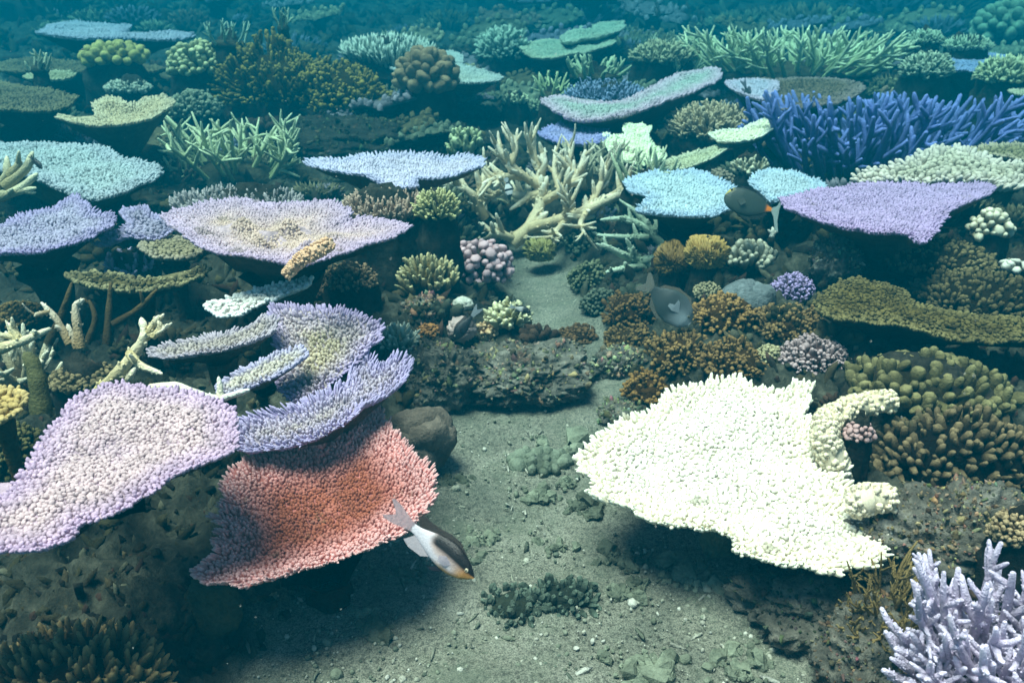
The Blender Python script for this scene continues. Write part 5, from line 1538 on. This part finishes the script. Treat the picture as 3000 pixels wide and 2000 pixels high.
fish('grey reef fish turning down beside the brown bush corals', (1586, 742), (1496, 662), 2.0,
     [(0, .02, -.06), (.05, .12, -.14), (.15, .24, -.24), (.38, .34, -.32), (.62, .30, -.29), (.82, .17, -.17), (.93, .09, -.09), (1, .07, -.07)],
     lambda x, z: lin((150, 158, 160)) * (1 - sstep(.15, .5, x)) * (1 - .6 * sstep(-.2, .5, z)) + lin((46, 54, 52)) * sstep(.15, .5, x) * (1 + .6 * sstep(.7, .95, abs(z))),
     [('tail_fin', [(.97, .06), (1.06, .14), (1.2, .22), (1.24, .18), (1.14, .0), (1.24, -.18), (1.2, -.22), (1.06, -.14), (.97, -.06)], (120, 116, 104), .010),
      ('dorsal_fin', [(.15, .2), (.3, .36), (.6, .36), (.85, .22), (.9, .12), (.6, .26)], (112, 100, 84), .008),
      ('anal_fin', [(.4, -.28), (.55, -.37), (.8, -.28), (.9, -.12), (.7, -.22)], (100, 96, 84), .008),
      ('pectoral_fin', [(.30, -.02), (.42, .14), (.48, .16), (.47, .04), (.56, .0), (.56, -.06), (.44, -.08)], (165, 172, 176), .006)],
     name='reef_fish', up=(.75, -.66), thick=.20, eye=(.12, .06, .026), eyec=(120, 110, 80))
horns('tiny white coral sprig under the surgeonfish tail', [(6, [(1772, 545), (1776, 530), (1774, 522)]), (5, [(1775, 538), (1785, 530)]), (5, [(1774, 536), (1764, 528)])], 2.3, (215, 212, 195), (235, 232, 215), sub=0)
fish('small dark fish hovering before the dull brown plate, far right', (1728, 244), (1712, 200), 3.6, DPROF, dark, DARKFINS, up=(-1, 0), name='dark_fish', eye=(.13, .04, .02))
fish('dim dark fish high in the haze above the long plates', (1512, 42), (1508, 14), 6.5, DPROF, dark, DARKFINS, up=(1, 0), name='dark_fish', eye=(.13, .04, .02))
fish('little black fish among the cream horns at the left edge', (98, 388), (76, 366), 2.3, DPROF, dark, DARKFINS, up=(.3, -1), name='dark_fish', eye=(.13, .04, .02))

# ------------------------------------------------------------------ loose stuff
n = 15000                                             # rubble, dead twigs and turf over the reef floor
yy = np.exp(rng.uniform(math.log(.75), math.log(11), n))
xx = rng.uniform(-.85, .85, n) * (yy + .3)
sdv = poly_sd(xx, yy, CHANNEL)
k = sdv > .02
xx, yy = xx[k], yy[k]
zz = terr(xx, yy)
P = np.stack([xx, yy, zz], -1)
zz = zz + .05 * fbm(P * 5, 4, .55) + .042 * fbm(P * 13, 5, .62, True)
P[:, 2] = zz - .004
sz = (.003 + .0028 * yy) * rng.uniform(.5, 1.6, len(P))
pal = np.array([lin(c) for c in [(70, 66, 46), (92, 86, 58), (60, 56, 48), (108, 96, 70), (84, 62, 50), (120, 118, 96)]])
cc = pal[rng.integers(0, len(pal), len(P))] * rng.uniform(.25, .95, (len(P), 1))
ms = MB()
ax = np.stack([rng.normal(0, .8, len(P)), rng.normal(0, .8, len(P)), np.abs(rng.normal(.8, .5, len(P)))], -1)
scatter(ms, 'chip', P, ax, sz, sz * rng.uniform(1.2, 4.5, len(P)), cc * .7, cc)
tag(ms.build('reef_rubble', M_OLD), 'dark crusty rubble and dead twigs covering the reef floor', 'rubble', kind='stuff')

ms = MB()                                             # low dull growth filling the gaps between the colonies
for q in range(450):
    y = math.exp(random.uniform(math.log(.9), math.log(7)))
    x = random.uniform(-.75, .75) * (y + .25)
    if float(poly_sd(np.array(x), np.array(y), CHANNEL)) < .06 or (y < 1.35 and x < 0):
        continue
    m_ = random.randint(8, 26)
    r_ = random.uniform(.02, .05) * (.7 + .4 * y)
    D = hull_dirs(m_, .05)
    p = np.array([x, y, float(terr(x, y)) + random.uniform(-.02, .03)])
    c = lin(random.choice([(92, 80, 54), (74, 70, 48), (110, 100, 72), (84, 88, 72), (100, 78, 62), (130, 124, 98), (66, 58, 40)]))
    f = rng.uniform(.4, 1.0, (m_, 1))
    Lc = r_ * rng.uniform(.5, 1.0, m_)
    scatter(ms, 'knob', p + D * np.array([1, .8, .8]) * r_ - D * Lc[:, None] * .9, D + np.array([0, 0, .4]) + rng.normal(0, .3, D.shape), r_ * rng.uniform(.13, .24, m_), Lc, c * f * .5, c * f)
for q in range(330):                                   # low tufts, fans and knobs that close the gaps farther out
    y = math.exp(random.uniform(math.log(2.45), math.log(9)))
    x = random.uniform(-.72, .72) * (y + .25)
    if float(poly_sd(np.array(x), np.array(y), CHANNEL)) < .10:
        continue
    r_ = random.uniform(.03, .075) * (.6 + .28 * y)
    p = np.array([x, y, float(terr(x, y)) + random.uniform(-.01, .05)])
    c = lin(random.choice([(150, 156, 126), (130, 122, 92), (150, 142, 150), (120, 128, 104), (168, 160, 126), (140, 120, 100), (112, 104, 72), (124, 130, 150)]))
    if random.random() < .7 or y < 3.3:
        m_ = random.randint(26, 60)
        D = hull_dirs(m_, -.05)
        E = np.array([r_ * random.uniform(.9, 1.6), r_, r_ * random.uniform(.5, 1.0)])
        Lc = r_ * random.uniform(.35, .8) * rng.uniform(.6, 1.3, m_)
        f = rng.uniform(.6, 1.1, (m_, 1))
        scatter(ms, 'far', p + D * E - D * Lc[:, None] * .9, D + np.array([0, 0, .6]) + rng.normal(0, .3, D.shape), r_ * random.uniform(.07, .12), Lc, c * f * .5, c * f)
        V, T = ico(2)
        ms.add(V * E * .6 + p, T, None, c * .25)
    else:
        V, T = ico(2)
        W = V * np.array([r_ * 1.5, r_ * 1.1, .012]) * (1 + .45 * fbm(V * 2 + p, 3))[:, None] + p + np.array([0, 0, r_ * .8])
        W[:, 2] += .25 * r_ * fbm(W * 9, 2) + random.uniform(-.25, .25) * (W[:, 0] - x) + random.uniform(-.1, .3) * (W[:, 1] - y)
        ms.add(W, T, None, c * .5)
        kk = V[:, 2] > -.03
        scatter(ms, 'far', W[kk], np.array([0, 0, 1.0]) + rng.normal(0, .35, (kk.sum(), 3)), r_ * .14, r_ * .24, c * .7, c)
        tube(ms, np.linspace(p - np.array([0, 0, .08]), p + np.array([0, 0, r_ * .75]), 4), r_ * np.array([.4, .3, .35, .8]), 7, c * .2, c * .25, False)
tag(ms.build('reef_crust', M_OLD), 'low dull knobby growth filling the gaps between colonies', 'coral growth', kind='stuff')

n = 42000                                             # grit and shell bits on the sand
yy = np.exp(rng.uniform(math.log(.6), math.log(3.2), n))
xx = rng.uniform(-.75, .75, n) * (yy + .3)
sdv = poly_sd(xx, yy, CHANNEL)
dens = fbm(np.stack([xx * 5, yy * 5, xx * 0], -1), 3)
k = (sdv < .06) & (dens + rng.uniform(-.6, .6, n) > -.15)
xx, yy = xx[k], yy[k]
P = np.stack([xx, yy, terr(xx, yy)], -1)
sz = rng.lognormal(math.log(.0017), .55, len(P))
big = sz > .006
pal = np.array([lin(c) for c in [(168, 166, 146), (146, 148, 128), (128, 132, 112), (186, 182, 164), (206, 202, 186), (110, 116, 100)]])
cc = pal[rng.integers(0, len(pal), len(P))]
ms = MB()
V, T = ico(1)
d = rng.normal(0, 1, (len(P), 3))
A, B, Z = frames(d, rng.uniform(0, 6, len(P)))
Vn = V * (1 + .25 * noise(V * 3 + 4))[:, None]
e = rng.uniform(.5, 1.5, (len(P), 3)) * sz[:, None]
VV = P[:, None] + A[:, None] * (Vn[None, :, 0:1] * e[:, None, 0:1]) + B[:, None] * (Vn[None, :, 1:2] * e[:, None, 1:2]) + Z[:, None] * (Vn[None, :, 2:3] * e[:, None, 2:3])
TT = (T[None] + (np.arange(len(P)) * len(V))[:, None, None]).reshape(-1, 3)
ms.add(VV.reshape(-1, 3), TT, None, np.repeat(cc, len(V), 0))
k = rng.choice(len(P), 240)
ax = np.stack([rng.normal(0, 1, 240), rng.normal(0, 1, 240), rng.normal(0, .12, 240)], -1)
tl = rng.uniform(.008, .026, 240)
tc = pal[rng.integers(0, len(pal), 240)] * rng.uniform(.6, 1.1, (240, 1))
scatter(ms, 'chip', P[k] + np.array([0, 0, .001]), ax, tl * rng.uniform(.1, .2, 240), tl, tc, tc)
tag(ms.build('gravel', M_OLD), 'coral grit and shell bits scattered on the sand', 'gravel', kind='stuff')

n = 170                                                # specks drifting in the water
sp_ = np.array([at_t(rng.uniform(-100, 2450), rng.uniform(-50, 1600), t) for t in rng.uniform(.55, 2.6, n)])
sp_ = sp_[sp_[:, 2] > terr(sp_[:, 0], sp_[:, 1]) + .06]
ms = MB()
V, T = ico(1)
e = rng.uniform(.0003, .0007, len(sp_))
ms.add((sp_[:, None] + V[None] * e[:, None, None]).reshape(-1, 3), (T[None] + (np.arange(len(sp_)) * len(V))[:, None, None]).reshape(-1, 3), None, lin((190, 195, 185)))
tag(ms.build('drifting_specks', M_SOFT), 'tiny pale specks drifting in the water', 'specks', kind='stuff')

# far reef that reads as one mass in the haze
ms = MB()
for q in range(120):
    y = math.exp(random.uniform(math.log(7.5), math.log(22)))
    x = random.uniform(-.8, .8) * (y + .5)
    z = float(terr(x, y))
    r = random.uniform(.15, .55)
    c = lin(random.choice([(110, 122, 100), (84, 80, 56), (90, 100, 120), (120, 116, 92), (66, 62, 44), (100, 108, 86)])) * .7
    p = np.array([x, y, z + .02])
    if q % 5:
        D = hull_dirs(80, -.05)
        E = np.array([r, r * .8, r * random.uniform(.35, .8)])
        V, T = ico(2)
        ms.add(V * E * .75 + p, T, None, c * .4)
        L = r * random.uniform(.3, .6)
        scatter(ms, 'far', p + D * E - D * L * .9, D + np.array([0, 0, .5]) + rng.normal(0, .25, D.shape), r * .06, L, c * .6, c)
    else:
        V, T = ico(3)
        zz_ = random.uniform(.15, .35)
        W = V * np.array([r * 1.1, r * .8, .05]) * (1 + .5 * fbm(V * 2 + p, 3))[:, None] + p + np.array([0, 0, zz_])
        W[:, 2] += .06 * fbm(W * 6, 2)
        ms.add(W, T, None, c)
        kk = V[:, 2] > -.05
        scatter(ms, 'far', W[kk], np.array([0, 0, 1.0]) + rng.normal(0, .4, (kk.sum(), 3)), .018, .07, c * .7, c)
        tube(ms, np.linspace(p - np.array([0, 0, .1]), p + np.array([0, 0, zz_]), 4), r * np.array([.3, .25, .3, .7]), 8, c * .4, c * .4, False)
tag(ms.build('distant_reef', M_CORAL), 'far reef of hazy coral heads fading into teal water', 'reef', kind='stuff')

# ------------------------------------------------------------------ the water itself
m = bpy.data.materials.new('sea_water')
m.use_nodes = True
nt = m.node_tree
nt.nodes.clear()
out = nt.nodes.new('ShaderNodeOutputMaterial')
pv = nt.nodes.new('ShaderNodeVolumePrincipled')
pv.inputs['Color'].default_value = (.0, .080, .120, 1)
pv.inputs['Absorption Color'].default_value = (.08, .52, .62, 1)
pv.inputs['Density'].default_value = .38
pv.inputs['Anisotropy'].default_value = .2
nt.links.new(pv.outputs['Volume'], out.inputs['Volume'])
x0, x1, y0, y1, z0, z1 = -46, 46, -3, 46, -1.2, 1.12
V = [(x, y, z) for z in (z0, z1) for y in (y0, y1) for x in (x0, x1)]
hz = MB().add(V, None, [(0, 2, 3, 1), (4, 5, 7, 6), (0, 1, 5, 4), (2, 6, 7, 3), (0, 4, 6, 2), (1, 3, 7, 5)]).build('haze', m, None, False)
tag(hz, 'teal murky sea water filling the view', 'water', kind='stuff')
